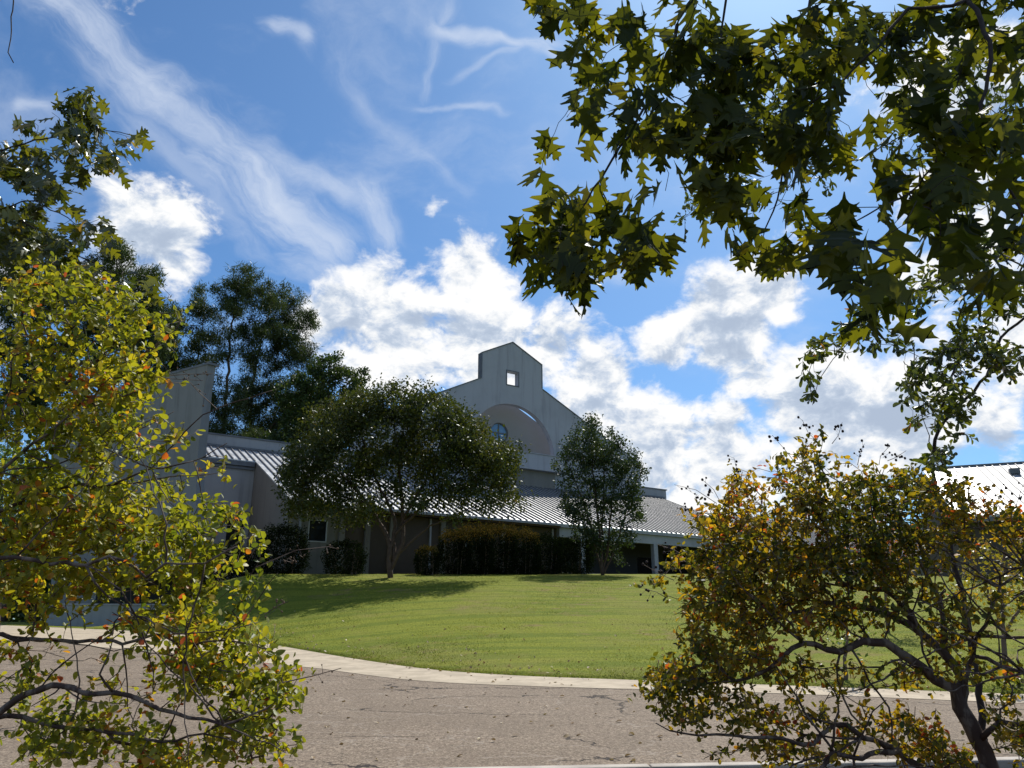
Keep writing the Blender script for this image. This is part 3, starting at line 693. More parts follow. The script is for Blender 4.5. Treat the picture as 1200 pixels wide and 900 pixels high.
def leaf_oak(k=0, droop=.25, fold=.22):
    droop *= .5; fold *= .8
    # right half outline of a bristle-tipped lobed leaf
    sets = [[(.015, .0), (.03, .10), (.08, .20), (.17, .28), (.36, .40), (.40, .47), (.30, .455), (.17, .43), (.10, .45), (.085, .50), (.13, .56), (.27, .66), (.42, .82), (.37, .85), (.26, .78), (.14, .72), (.085, .74), (.08, .79), (.13, .87), (.18, .96), (.13, .955), (.07, .93)],
            [(.015, .0), (.04, .12), (.13, .18), (.26, .27), (.28, .33), (.15, .31), (.09, .35), (.10, .42), (.22, .48), (.42, .62), (.46, .70), (.34, .67), (.17, .61), (.10, .64), (.09, .70), (.16, .76), (.27, .86), (.29, .93), (.18, .89), (.09, .86), (.07, .90), (.05, .94)],
            [(.015, .0), (.05, .14), (.14, .24), (.30, .30), (.40, .38), (.42, .45), (.30, .43), (.20, .42), (.14, .46), (.14, .54), (.22, .60), (.38, .68), (.47, .80), (.38, .79), (.24, .74), (.13, .74), (.11, .80), (.15, .86), (.22, .94), (.15, .94), (.09, .91), (.05, .93)]]
    h = [((x*1.4 if (x < .145 and .27 < y < .92) else x*.93), y) for x, y in sets[k]]; n = len(h)
    v = []; f = []
    zf = lambda x, y: fold*abs(x)*(1-.4*y)-droop*y*y+.05*math.sin(9*y)*abs(x)*2
    ys = np.maximum.accumulate([max(0, y-.5*(x-.03)) for x, y in h]); ys = ys+np.arange(n)*1e-4
    v = [(0, y, zf(0, y)) for y in ys]+[(x, y, zf(x, y)) for x, y in h]+[(-x*.93, y*.97+.01, zf(x, y)) for x, y in h]+[(0, 1.04, zf(0, 1))]
    for i in range(n-1):
        f.append((i, n+i, n+i+1, i+1)); f.append((i, i+1, 2*n+i+1, 2*n+i))
    T_ = 3*n; f += [(n-1, 2*n-1, T_), (n-1, T_, 3*n-1)]
    return np.array(v), f

def leaves(name, mat, parent, templates, P, A, Nn, S, tint, seed=0, smooth=True):
    """instances of template leaves written into one mesh: P base, A axis, Nn approximate normal, S length"""
    rng = np.random.default_rng(seed); P = np.asarray(P); A = np.asarray(A); Nn = np.asarray(Nn); S = np.asarray(S); tint = np.asarray(tint)
    A = A/(np.linalg.norm(A, axis=1)[:, None]+1e-9); Wd = np.cross(A, Nn); Wd /= np.linalg.norm(Wd, axis=1)[:, None]+1e-9; Z = np.cross(Wd, A)
    which = rng.integers(0, len(templates), len(P)); vs = []; ls = []; tot = []; tt = []; off = 0
    for ti, (tv, tf) in enumerate(templates):
        m = which == ti; k = int(m.sum())
        if not k: continue
        cur = rng.uniform(.3, 2.0, k)[:, None]; wid = rng.uniform(.78, 1.15, k)[:, None]; tw = rng.normal(0, .35, k)[:, None]
        x = tv[None, :, 0]*wid; y = np.repeat(tv[None, :, 1], k, 0); z = tv[None, :, 2]*cur+x*y*tw
        V = P[m][:, None]+(x[..., None]*Wd[m][:, None]+y[..., None]*A[m][:, None]+z[..., None]*Z[m][:, None])*S[m][:, None, None]
        vs.append(V.reshape(-1, 3)); nv = len(tv)
        cnt = np.array([len(f) for f in tf]); flat = np.array([i for f in tf for i in f])
        ls.append((flat[None]+off+np.arange(k)[:, None]*nv).reshape(-1)); tot.append(np.tile(cnt, k)); tt.append(np.repeat(tint[m], len(tf))); off += k*nv
    V = np.concatenate(vs).astype(np.float32); Lp = np.concatenate(ls).astype(np.int32); C = np.concatenate(tot).astype(np.int32); TT = np.concatenate(tt).astype(np.float32)
    me = bpy.data.meshes.new(name); me.vertices.add(len(V)); me.vertices.foreach_set('co', V.ravel())
    me.loops.add(len(Lp)); me.loops.foreach_set('vertex_index', Lp)
    me.polygons.add(len(C)); me.polygons.foreach_set('loop_start', np.concatenate([[0], np.cumsum(C)[:-1]]).astype(np.int32))
    try: me.polygons.foreach_set('loop_total', C)
    except Exception: pass
    if smooth: me.polygons.foreach_set('use_smooth', np.ones(len(C), bool))
    at_ = me.attributes.new('tint', 'FLOAT', 'FACE'); at_.data.foreach_set('value', TT)
    me.update(); me.validate()
    return link(name, me, mat, parent)

def sample_ell(ells, D, dD, dens, seed, area=300.0, surf=0.0):
    """ells: (cx, cy, rx, ry[, weight[, D]]) in picture units -> points in the world (ellipsoidal clumps)"""
    rng = np.random.default_rng(seed); out = []; cid = []
    for k, e in enumerate(ells):
        cx, cy, rx, ry = e[:4]; w = e[4] if len(e) > 4 else 1.0; d0 = e[5] if len(e) > 5 else D
        n = max(2, int(rng.poisson(dens*w*math.pi*rx*ry/area)))
        q = rng.normal(0, 1, (n, 3)); q /= np.linalg.norm(q, axis=1)[:, None]; q *= rng.uniform(surf, 1, n)[:, None]**(1/2.4)
        for a, b_, c in q:
            out.append(at(cx+a*rx, cy+b_*ry, d0+c*dD)); cid.append(k)
    return np.array(out), np.array(cid)
def tips_dir(pos, par, tips):
    d_ = pos[tips]-pos[par[tips]]; return d_/(np.linalg.norm(d_, axis=1)[:, None]+1e-9)
def cluster_leaves(pos, par, tips, per, size, rng, spread=.08, axis_w=.7, up=.6, droop=0.0, tint=None, tj=.12, base=None, out_r=0.0, sj=.22):
    Dn = tips_dir(pos, par, tips); n = len(tips); reps = rng.integers(max(1, per-1), per+2, n); idx = np.repeat(np.arange(n), reps)
    back = rng.uniform(0, 1, len(idx))
    P = pos[tips][idx]-Dn[idx]*(back*spread)[:, None]+rng.normal(0, 1, (len(idx), 3))*out_r
    rnd = rng.normal(0, 1, (len(idx), 3)); rnd /= np.linalg.norm(rnd, axis=1)[:, None]
    A = Dn[idx]*axis_w+rnd*.9+np.array([0, 0, -droop]); Nn = np.array([0, 0, up])+rng.normal(0, .55, (len(idx), 3))
    S = size*rng.uniform(1-sj, 1+sj, len(idx)); t = np.clip((tint[idx] if tint is not None else .5)+rng.normal(0, tj, len(idx)), 0, 1)
    return P, A, Nn, S, t
from mathutils import noise as mnoise
def ntint(P, scale, seed):
    return np.array([mnoise.noise(Vector((float(p[0])*scale+seed*7.1, float(p[1])*scale, float(p[2])*scale))) for p in P])

# ================================================================== left crape myrtle (sunny, near)
def LP(pts, D): return [at(x, y, (D[i] if hasattr(D, '__len__') else D)) for i, (x, y) in enumerate(pts)]
rng = np.random.default_rng(5)
base = np.array([-3.9, 4.0, .22])
tree = empty('crape_myrtle', base, 'sunlit yellow green crape myrtle arching in from the left edge of the photo', 'tree')
stem = at(-330, 830, 3.9)
limbs = [([base, (base+stem)/2+np.array([.08, 0, .05]), stem, at(-250, 640, 3.9), at(-170, 560, 3.85)], .05, .028),
 ([stem, at(-150, 830, 3.8), at(-60, 872, 3.7), at(0, 837, 3.6), at(32, 812, 3.6), at(73, 804, 3.55), at(111, 813, 3.5), at(155, 815, 3.5), at(190, 831, 3.5), at(221, 840, 3.5), at(263, 848, 3.5), at(310, 831, 3.45)], .030, .004),
 ([at(-60, 872, 3.7), at(6, 840, 3.65), at(79, 855, 3.7), at(127, 856, 3.7), at(190, 867, 3.7), at(237, 860, 3.7), at(285, 872, 3.7)], .013, .003),
 ([at(-250, 640, 3.9), at(-120, 720, 3.9), at(0, 745, 3.9), at(63, 750, 3.9), at(142, 752, 3.85), at(190, 745, 3.8), at(221, 758, 3.8), at(260, 748, 3.8), at(320, 762, 3.7)], .018, .003),
 ([at(-250, 640, 3.9), at(-100, 640, 3.6), at(20, 655, 3.4), at(100, 662, 3.4), at(130, 654, 3.4), at(172, 672, 3.35), at(195, 659, 3.35), at(240, 661, 3.3), at(280, 640, 3.3)], .018, .003),
 ([at(-170, 560, 3.85), at(-80, 628, 3.9), at(0, 599, 3.9), at(37, 581, 3.9), at(75, 570, 3.9), at(125, 569, 3.85), at(150, 560, 3.85), at(175, 550, 3.8), at(225, 541, 3.8), at(262, 522, 3.8)], .016, .002),
 ([at(-170, 560, 3.85), at(-60, 590, 3.7), at(0, 555, 3.7), at(27, 528, 3.7), at(67, 499, 3.7), at(100, 470, 3.7)], .018, .004),
 ([at(-170, 560, 3.85), at(-70, 560, 4.1), at(0, 507, 4.1), at(16, 469, 4.1), at(53, 443, 4.1), at(96, 427, 4.1), at(133, 419, 4.1), at(160, 421, 4.1), at(192, 397, 4.1), at(215, 372, 4.1)], .020, .003),
 ([at(100, 662, 3.4), at(125, 700, 3.45), at(160, 720, 3.5), at(185, 736, 3.5)], .006, .002),
 ([at(134, 815, 3.5), at(118, 790, 3.4), at(125, 765, 3.4), at(148, 735, 3.4)], .006, .002),
 ([at(262, 848, 3.5), at(300, 866, 3.45), at(335, 880, 3.4)], .004, .002)]
EL = [(40,370,50,40,.9),(120,370,60,35,.9),(30,430,45,45,1),(110,440,70,45,1.1),(180,395,30,35,.6),(165,440,30,30,.6),(40,500,50,40,1),(120,500,70,40,1),(175,520,30,30,.5),
 (30,560,40,40,1),(100,570,60,40,1.1),(165,580,50,30,.9),(215,560,35,22,.3),(255,545,22,20,.35),(50,620,60,40,1.1),(140,620,70,40,1.2),(215,615,50,30,1.1),(262,602,32,20,.9),(285,640,28,24,.8),
 (30,680,40,30,.55),(100,670,60,32,.9),(180,660,60,35,1.1),(240,665,45,30,1.1),(285,680,25,28,.8),(215,720,60,35,1.1),(280,740,45,30,1.0),(165,730,35,30,.6),(60,720,40,15,.3),
 (225,770,60,30,1.0),(295,785,50,30,1.1),(330,800,27,25,1.1),(250,810,60,28,.8),(310,835,45,28,1.1),(335,870,20,20,1.0),(280,870,50,22,.8),(190,800,40,22,.5),
 (130,790,40,18,.4),(60,785,50,14,.45),(20,815,22,25,.7),(60,850,60,25,.45),(40,700,45,25,.6),(10,760,30,20,.5),(75,325,60,22,.8),(20,345,40,25,.9),(150,350,30,20,.6),(200,370,18,14,.5),(205,410,16,12,.4),(190,455,28,35,.4),(215,505,18,24,.3),(120,490,50,40,.5),(15,660,40,40,.7),(80,650,50,30,.6),(130,690,40,22,.5),(30,620,40,30,.6),(130,860,60,30,.8),(60,885,60,18,.7),(180,885,50,20,.7),(230,885,40,18,.6),(20,870,25,15,.4),
 (-60,600,60,90,.5),(-60,450,60,80,.5),(-60,760,50,60,.3),(95,330,50,18,.4),(150,345,30,15,.35)]
att, cid = sample_ell(EL, 3.98, .62, 3.0, 11, area=285)
rb = np.random.default_rng(55); bare = []
for k in range(46):      # leafless twigs in front of the leaves
    li = limbs[1+k % 8][0]; a0 = li[rb.integers(2, len(li)-1)]
    d1 = np.array([rb.normal(.25, .25), rb.normal(-.03, .06), rb.normal(.0, .28)]); m1 = a0+d1*.45+rb.normal(0, .03, 3)
    e_ = a0+d1-CAMP
    if 600+FPX*e_[0]/(e_@FV) > 330: continue
    bare.append(([a0, m1, a0+d1+rb.normal(0, .03, 3)], .0045, .0016))
EL2 = [(320,715,22,4,.9),(370,650,18,12,.25),(235,445,25,6,.3),(380,720,12,10,.2),(375,782,15,6,.5)]
pos, par, r, tips = grow(limbs+bare, att, 3, seg=.055, tip=.0017, p=2.5, bf=.22, sag=.03, jit=.5)
wood(pos, par, r, .011, bark_grey, tree)
tint = .61+.36*ntint(att, 2.2, 1)+.24*ntint(att, 8, 2)
# upper limbs olive, a few orange clumps
tint = tint-.05*(att[:, 2] > 2.6)
hot = rng.uniform(0, 1, len(tint)) < .02; tint = np.where(hot, tint+.26, tint)
P, A, Nn, S, t = cluster_leaves(pos, par, tips, 9, .0385, rng, spread=.19, axis_w=.6, up=.75, droop=.05, tint=tint, tj=.125)
leaves('foliage', L_left, tree, [leaf_obovate(), leaf_obovate(.3, .25, .34), leaf_obovate(.1, .05, .27)], P, A, Nn, S, t)
print('left crape', len(att), len(P))
def pods(parent, stems, mat, twigmat, r_=.0045):
    mb = MB(); tw = MB(); rg = np.random.default_rng(77)
    for a, b_, n in stems:
        a = np.array(a); b_ = np.array(b_); tw.tube([a, (a+b_)/2+rg.normal(0, .01, 3), b_], [.0026, .0020, .0014], 4)
        for k in range(n):
            t = rg.uniform(.35, 1); q = a+(b_-a)*t; e = q+rg.normal(0, .022, 3); tw.tube([q, e], [.0013, .0010], 3)
            rr = r_*rg.uniform(.7, 1.2); vs = []; fs = []
            for i in range(5):
                ph_ = math.pi*i/4
                for j in range(6): vs.append(e+rr*np.array([math.sin(ph_)*math.cos(j*math.pi/3), math.sin(ph_)*math.sin(j*math.pi/3), math.cos(ph_)*1.1]))
            for i in range(4):
                for j in range(6): fs.append((i*6+j, i*6+(j+1) % 6, (i+1)*6+(j+1) % 6, (i+1)*6+j))
            mb.add(vs, fs)
    tw.build('seed_stems', twigmat, parent, False, False); mb.build('seed_pods', mat, parent, True, False)
pods(tree, [(at(300,665,3.4), at(390,640,3.4), 14), (at(255,480,3.9), at(215,440,3.9), 6), (at(200,440,3.9), at(250,438,3.9), 8), (at(330,800,3.4), at(400,783,3.4), 3), (at(310,720,3.4), at(338,705,3.4), 8), (at(160,440,3.9), at(238,446,3.9), 6)], pmat('dry_pod', (.16, .10, .06), .8)[0], bark_grey)

# ================================================================== right crape myrtle (autumn)
rng = np.random.default_rng(9)
base = at(1215, 1050, 5.1); base[2] = .25
tree = empty('crape_myrtle', base, 'spreading crape myrtle with olive and rust autumn leaves at lower right', 'tree')
limbs = [([base, at(1161, 900, 5.1), at(1146, 866, 5.1), at(1127, 829, 5.1), at(1120, 806, 5.1)], .056, .045),
 ([at(1120, 806, 5.1), at(1097, 797, 5.1), at(1068, 770, 5.05), at(1024, 751, 5.0), at(984, 763, 4.95), at(942, 754, 4.9), at(914, 772, 4.9), at(879, 793, 4.9), at(830, 800, 4.85)], .036, .004),
 ([at(1127, 829, 5.1), at(1129, 795, 5.15), at(1105, 765, 5.2), at(1078, 741, 5.2), at(1044, 721, 5.2), at(980, 707, 5.15), at(930, 720, 5.1), at(880, 740, 5.0)], .036, .004),
 ([at(1078, 741, 5.2), at(1050, 700, 5.25), at(1036, 690, 5.3), at(1000, 690, 5.3), at(960, 660, 5.3), at(900, 650, 5.2), at(850, 660, 5.2)], .024, .003),
 ([at(1105, 765, 5.2), at(1100, 700, 5.3), at(1060, 640, 5.3), at(1025, 600, 5.3), at(1020, 570, 5.3)], .022, .004),
 ([at(1127, 829, 5.1), at(1141, 770, 5.0), at(1175, 783, 4.9), at(1200, 790, 4.8), at(1260, 770, 4.8)], .018, .006),
 ([at(1141, 770, 5.0), at(1144, 746, 5.0), at(1185, 746, 5.0), at(1215, 740, 5.0), at(1260, 700, 5)], .014, .004),
 ([at(1144, 746, 5.0), at(1175, 690, 5.0), at(1200, 665, 5.0), at(1230, 620, 5.0)], .012, .004),
 ([at(1161, 900, 5.1), at(1085, 900, 5.0), at(1053, 880, 5.0), at(1010, 860, 4.9), at(977, 849, 4.9), at(953, 872, 4.85), at(918, 868, 4.8), at(860, 861, 4.8), at(802, 861, 4.75), at(769, 849, 4.7)], .026, .003),
 ([at(1053, 880, 5.0), at(1000, 888, 4.8), at(977, 882, 4.8), at(955, 905, 4.8), at(900, 915, 4.8)], .018, .006),
 ([at(1146, 866, 5.1), at(1156, 855, 5.0), at(1171, 846, 5.0), at(1200, 851, 5.0), at(1250, 840, 5.0)], .020, .010),
 ([at(984, 763, 4.95), at(982, 800, 5), at(1000, 840, 5), at(1040, 880, 5)], .007, .005),
 ([at(1005, 757, 4.97), at(1020, 800, 5), at(1040, 830, 5.05), at(1045, 865, 5)], .007, .005)]
rb = np.random.default_rng(56); bare = []
for k in range(80):
    li = limbs[1+k % 9][0]; a0 = li[rb.integers(1, len(li)-1)]
    d1 = np.array([rb.normal(-.30, .32), rb.normal(-.05, .08), rb.normal(.06, .30)]); m1 = a0+d1*.45+rb.normal(0, .05, 3)
    e_ = a0+d1-CAMP
    if 600+FPX*e_[0]/(e_@FV) < 830: continue
    bare.append(([a0, m1, a0+d1+rb.normal(0, .05, 3)], .008, .0025))
ER = [(870,570,35,25,.8),(930,560,40,35,1.0),(960,530,25,22,.7),(1000,570,50,30,1.0),(1060,570,45,28,1.0),(1110,580,40,30,.9),(1160,600,40,28,.8),(1195,620,30,30,.8),
 (830,610,30,30,.9),(880,620,50,40,1.2),(950,610,60,40,1.2),(1030,620,60,40,1.2),(1100,630,50,35,.9),(800,660,28,22,1.0),(850,670,50,35,1.2),(920,670,60,40,1.2),(1000,660,50,40,1.0),(1060,670,50,35,.7),
 (820,710,38,30,1.1),(880,720,55,35,1.1),(950,720,50,30,.8),(1020,720,50,25,.5),(820,755,35,25,1.0),(870,770,50,30,.9),(790,790,30,25,1.0),(770,805,25,20,.9),(830,800,45,25,.9),(800,835,38,20,.7),(860,830,50,22,.6),
 (930,790,50,22,.45),(1000,800,40,22,.4),(930,840,60,20,.45),(900,880,50,20,.6),(960,885,50,15,.6),(1010,850,40,25,.5),(840,880,30,12,.35),(1075,860,45,35,.9),(1110,885,40,15,.9),(1190,870,30,30,.9),(1170,820,25,18,.4),
 (1190,700,25,30,.4),(1150,700,40,30,.45),(1110,745,35,25,.6),(1130,790,30,20,.6),(1180,790,28,20,.5),(1240,650,50,100,.5),(1240,850,40,40,.5),(1060,790,30,22,.35),(1090,700,30,25,.5),
 (765,683,8,8,.9),(780,800,25,25,.6),(960,505,12,10,.6)]
att, cid = sample_ell(ER, 5.25, .75, 3.1, 21, area=145)
pos, par, r, tips = grow(limbs+bare, att, 5, seg=.075, tip=.0022, p=2.45, bf=.22, sag=.03, jit=.5)
wood(pos, par, r, .016, bark_grey, tree)
tint = .43+.40*ntint(att, 1.5, 3)+.3*ntint(att, 6, 4)
pxs = np.array([600+FPX*(q[0])/((q-CAMP)@FV) for q in att]); tint = tint+np.where(pxs < 960, .06, 0)+.08*(att[:, 2] > 2.2)
hot = rng.uniform(0, 1, len(tint)) < .02; tint = np.where(hot, tint+.30, tint)
P, A, Nn, S, t = cluster_leaves(pos, par, tips, 8, .038, rng, spread=.19, axis_w=.6, up=.7, droop=.1, tint=tint, tj=.19)
leaves('foliage', L_right, tree, [leaf_obovate(), leaf_obovate(.3, .25, .34), leaf_obovate(.1, .05, .27)], P, A, Nn, S, t)
print('right crape', len(att), len(P))
st = []
rg = np.random.default_rng(4)
for x, y, dx_, dy_ in [(840,590,-50,-22),(845,590,-22,-28),(860,580,0,-30),(930,540,-25,-30),(960,520,-20,-28),(975,520,12,-25),(1005,545,8,-25),(1030,545,12,-22),(1040,540,22,-12),(1170,600,8,-30),(1190,595,12,-35),(800,650,-30,-12),(790,680,-35,-18),(780,700,-25,-10),(870,570,-10,-34),(830,600,-40,-5)]:
    st.append((at(x, y, 5.0), at(x+dx_, y+dy_, 5.0), 7))
pods(tree, st, pod_m, bark_grey, .0085)

# ================================================================== overhanging oak (top right)
rng = np.random.default_rng(13)
base = np.array([6.2, 1.4, .1])
tree = empty('oak_tree', base, 'oak whose dark pointed lobed leaves hang across the upper right of the photo', 'tree')
limbs = [([base, base+np.array([-.1, .1, 2.2]), base+np.array([-.5, .3, 4.2]), np.array([1.5, 2.3, 5.4]), np.array([2.8, 2.9, 4.9]), at(960, -160, 3.0)], .22, .05),
 ([at(960, -160, 3.0), at(860, -70, 2.8), at(809, 0, 2.7), at(783, 64, 2.65), at(761, 117, 2.6), at(729, 170, 2.6), at(705, 208, 2.6), at(687, 237, 2.6), at(665, 262, 2.6)], .016, .003),
 ([at(960, -160, 3.0), at(1080, -90, 2.7), at(1131, 0, 2.5), at(1083, 5, 2.5), at(1051, 21, 2.5), at(1029, 51, 2.5), at(1000, 83, 2.5), at(973, 107, 2.5), at(930, 140, 2.6)], .016, .003),
 ([at(1131, 0, 2.5), at(1144, 13, 2.45), at(1159, 53, 2.4), at(1155, 107, 2.4), at(1144, 157, 2.4), at(1168, 203, 2.35), at(1200, 250, 2.3), at(1215, 290, 2.3)], .010, .003),
 ([at(960, -160, 3.0), at(960, -60, 3.1), at(940, 60, 3.1), at(925, 150, 3.1), at(918, 200, 3.1), at(905, 250, 3.1), at(890, 285, 3.1)], .012, .003),
 ([at(1144, 157, 2.4), at(1100, 190, 2.2), at(1065, 225, 2.1), at(1020, 250, 2.05), at(990, 262, 2.05)], .005, .002),
 ([at(809, 0, 2.7), at(770, -20, 2.7), at(700, -15, 2.7), at(640, -20, 2.7)], .006, .003),
 ([at(860, -70, 2.8), at(850, 10, 2.9), at(835, 90, 2.9), at(800, 150, 2.9)], .007, .003)]
EO_ = [(620,-5,28,14,.9),(665,12,35,22,1.1),(700,0,40,25,1.1),(668,30,20,18,.7),(690,110,32,24,1.0),(672,125,22,24,.8),(730,60,40,45,1.2),(735,20,50,30,1.2),(740,120,40,30,1.0),
 (640,225,30,22,1.1),(625,265,28,36,1.2),(655,260,35,40,1.2),(700,250,40,32,1.2),(745,225,35,35,1.1),(690,290,40,34,1.2),(650,320,28,26,1.0),(740,275,34,36,1.0),(612,310,22,24,1.0),(715,310,26,22,.7),
 (780,150,40,45,1.3),(800,70,50,60,1.5),(760,190,35,30,1.0),(820,20,60,40,1.4),(850,110,55,60,1.7),(830,180,45,40,1.3),(795,215,25,30,.7),(900,60,60,60,1.8),(900,130,55,60,1.8),(890,200,45,35,1.3),
 (860,250,30,30,1.0),(900,270,40,32,1.3),(875,295,28,22,.9),(925,250,22,28,.8),(960,40,60,50,1.6),(960,120,50,50,1.5),(940,180,35,30,1.0),(1020,20,60,40,1.4),(1020,90,50,45,1.2),(1010,150,28,24,.5),
 (1080,60,60,50,1.4),(1140,40,60,50,1.3),(1190,30,40,60,1.1),(1070,140,45,40,1.3,2.4),(1120,120,50,50,1.3,2.4),(1175,130,40,45,1.1,2.4),(1090,200,42,40,1.4,2.2),(1140,220,50,45,1.4,2.2),(1185,210,30,40,1.2,2.3),
 (1120,270,36,28,1.0,2.2),(1170,285,30,30,1.1,2.2),(1190,310,16,25,.9,2.2),(1075,240,20,24,.8,2.1),(1035,275,16,22,.9,2.05),(985,295,18,30,1.5,2.05),(1000,335,14,18,1.3,2.05),(965,262,12,12,.6,2.05),
 (1250,100,50,120,.6),(900,-40,150,30,.7),(1100,-40,100,30,.7)]
att, cid = sample_ell([(a_, b_, c_*1.12, d__*1.12, *e_) for a_, b_, c_, d__, *e_ in EO_], 2.75, .48, .78, 31, area=1500)
pos, par, r, tips = grow(limbs, att, 7, seg=.06, tip=.0013, p=2.5, bf=.22, sag=.06, jit=.35)
wood(pos, par, r, .009, bark_dark, tree)
tint = .42+.4*ntint(att, 2.0, 5)
P, A, Nn, S, t = cluster_leaves(pos, par, tips, 4, .140, rng, spread=.26, axis_w=.45, up=.2, droop=1.0, tint=tint, tj=.26, out_r=.02)
# hanging blades: normals roughly horizontal, wide scatter
Nn = rng.normal(0, 1, (len(P), 3))*.75+np.array([0, -.9, .2])
leaves('foliage', L_oak, tree, [leaf_oak(0), leaf_oak(1, .3), leaf_oak(2, .18), leaf_oak(0, .4, .35)], P, A, Nn, S, t)
print('oak', len(att), len(P))

# ================================================================== oak branch, upper left
rng = np.random.default_rng(17)
base = np.array([-8.2, 4.6, .22])
tree = empty('oak_tree', base, 'oak reaching in at upper left with glossy sunlit lobed leaves against the sky', 'tree')
limbs = [([base, base+np.array([.1, 0, 3]), base+np.array([.6, 0, 5.4]), at(-420, 60, 4.9), at(-200, 190, 4.8)], .2, .035),
 ([at(-200, 190, 4.8), at(-80, 185, 4.7), at(0, 174, 4.6), at(50, 163, 4.6), at(85, 148, 4.6), at(105, 125, 4.6)], .012, .003),
 ([at(85, 148, 4.6), at(140, 157, 4.6), at(170, 160, 4.6)], .004, .002),
 ([at(-200, 190, 4.8), at(-90, 215, 4.6), at(0, 245, 4.5), at(30, 262, 4.5), at(60, 280, 4.5), at(90, 300, 4.5), at(140, 320, 4.5)], .012, .003),
 ([at(0, 245, 4.5), at(40, 235, 4.5), at(90, 262, 4.5)], .005, .003),
 ([at(-420, 60, 4.9), at(-100, -90, 4.2), at(0, -40, 4.0), at(12, 20, 4.0), at(10, 45, 4.0), at(14, 73, 4.0)], .012, .003)]
EQ = [(100,115,20,16,1.1),(80,130,22,18,1.0),(115,135,24,20,1.1),(95,155,32,20,1.3),(128,160,16,18,.9),(45,150,18,16,.8),(8,165,16,14,.8),(60,185,35,25,1.1),(100,190,32,25,1.3),(128,185,14,18,.8),(162,165,16,7,.6),(140,170,8,10,.5),
 (20,200,28,28,1.1),(55,220,36,24,1.2),(100,220,20,18,.8),(20,240,28,22,1.1),(25,285,30,24,1.0),(70,272,40,18,1.0),(110,265,30,15,1.0),(137,272,14,18,1.0),(60,305,40,18,1.0),(115,295,30,16,.9),(160,330,30,16,1.0),(190,345,16,10,.9),
 (90,330,40,18,.8),(150,350,35,15,.7),(30,330,35,20,.7),(-40,200,40,60,.6),(-40,300,40,50,.5)]
att, cid = sample_ell(EQ, 4.55, .35, 1.0, 41, area=330)
pos, par, r, tips = grow(limbs, att, 8, seg=.07, tip=.0015, p=2.5, bf=.22, sag=.05, jit=.35)
wood(pos, par, r, .009, bark_dark, tree)
tint = .48+.35*ntint(att, 2.0, 6)
P, A, Nn, S, t = cluster_leaves(pos, par, tips, 4, .125, rng, spread=.18, axis_w=.55, up=.3, droop=.8, tint=tint, tj=.24, out_r=.02)
Nn = rng.normal(0, 1, (len(P), 3))*np.array([1, 1, .6])+np.array([.2, -.5, .4])
leaves('foliage', L_oak2, tree, [leaf_oak(0), leaf_oak(1, .3), leaf_oak(2, .18), leaf_oak(0, .4, .35)], P, A, Nn, S, t)
print('oak2', len(att), len(P))

# ================================================================== water oak (right, small wedge leaves)
rng = np.random.default_rng(19)
base = at(1165, 1010, 6.3); base[2] = .3
tree = empty('water_oak', base, 'slender young oak with small wedge shaped leaves rising through the right crape myrtle', 'tree')
limbs = [([base, at(1150, 830, 6.2), at(1139, 761, 6.2), at(1131, 712, 6.2), at(1124, 680, 6.2), at(1114, 644, 6.2), at(1098, 576, 6.2), at(1094, 540, 6.15), at(1099, 505, 6.1)], .030, .014),
 ([at(1099, 505, 6.1), at(1120, 478, 6.0), at(1149, 448, 5.9), at(1174, 398, 5.9), at(1205, 370, 5.8), at(1260, 330, 5.7)], .013, .010),
 ([at(1099, 505, 6.1), at(1115, 440, 5.9), at(1145, 398, 5.8), at(1181, 348, 5.7), at(1200, 310, 5.6), at(1230, 260, 5.6), at(1200, 180, 5.6), at(1120, 120, 5.6), at(1040, 100, 5.6)], .010, .004),
 ([at(1200, 310, 5.6), at(1160, 300, 5.4), at(1113, 323, 5.3), at(1067, 344, 5.3), at(1024, 376, 5.2), at(996, 401, 5.2), at(967, 433, 5.2), at(953, 476, 5.2)], .007, .002),
 ([at(1120, 120, 5.6), at(1020, 180, 5.5), at(960, 200, 5.4), at(900, 230, 5.4), at(850, 220, 5.4), at(820, 240, 5.4), at(795, 260, 5.4)], .006, .002),
 ([at(1098, 530, 6.1), at(1085, 500, 6), at(1075, 470, 6)], .005, .002)]
EW = [(960,410,22,22,.7),(950,450,16,30,.6),(985,395,20,18,.7),(1010,375,35,20,.8),(1050,350,40,22,.9),(1030,330,30,18,.6),(1010,400,25,15,.5),(1090,330,35,24,.9),(1140,330,40,30,1.1),(1185,345,30,30,1.0),
 (1060,400,28,18,.8),(1075,450,28,28,1.1),(1105,430,40,30,1.2),(1140,410,40,28,1.2),(1180,420,30,26,1.0),(1100,480,35,22,1.1),(1065,490,18,14,.6),(1130,470,26,20,.9),(1120,510,22,22,.7),(1095,545,22,22,.7),(1080,575,30,24,.7),(1150,375,40,20,.8),
 (1160,290,40,24,.8),(830,235,28,26,.8),(860,210,28,20,.7),(800,255,14,12,.6),(880,235,22,20,.7),(935,250,22,24,.8),(960,200,28,30,.7),(980,170,30,24,.8),(930,150,50,50,.5),(1060,170,50,40,.5),(1100,100,80,60,.5),(1180,160,30,60,.7),(870,100,60,50,.4),(1000,60,70,40,.4),(1130,60,60,40,.4)]
att, cid = sample_ell(EW, 5.7, .6, 3.8, 51, area=330)
pos, par, r, tips = grow(limbs, att, 9, seg=.08, tip=.0015, p=2.4, bf=.22, sag=.04, jit=.5)
wood(pos, par, r, .012, bark_dark, tree)
tint = .45+.45*ntint(att, 1.5, 7)
P, A, Nn, S, t = cluster_leaves(pos, par, tips, 6, .072, rng, spread=.10, axis_w=.9, up=.4, droop=.25, tint=tint, tj=.16)
leaves('foliage', L_water, tree, [leaf_spat(), leaf_obovate(.2, .2, .2)], P, A, Nn, S, t)
print('water oak', len(att), len(P))

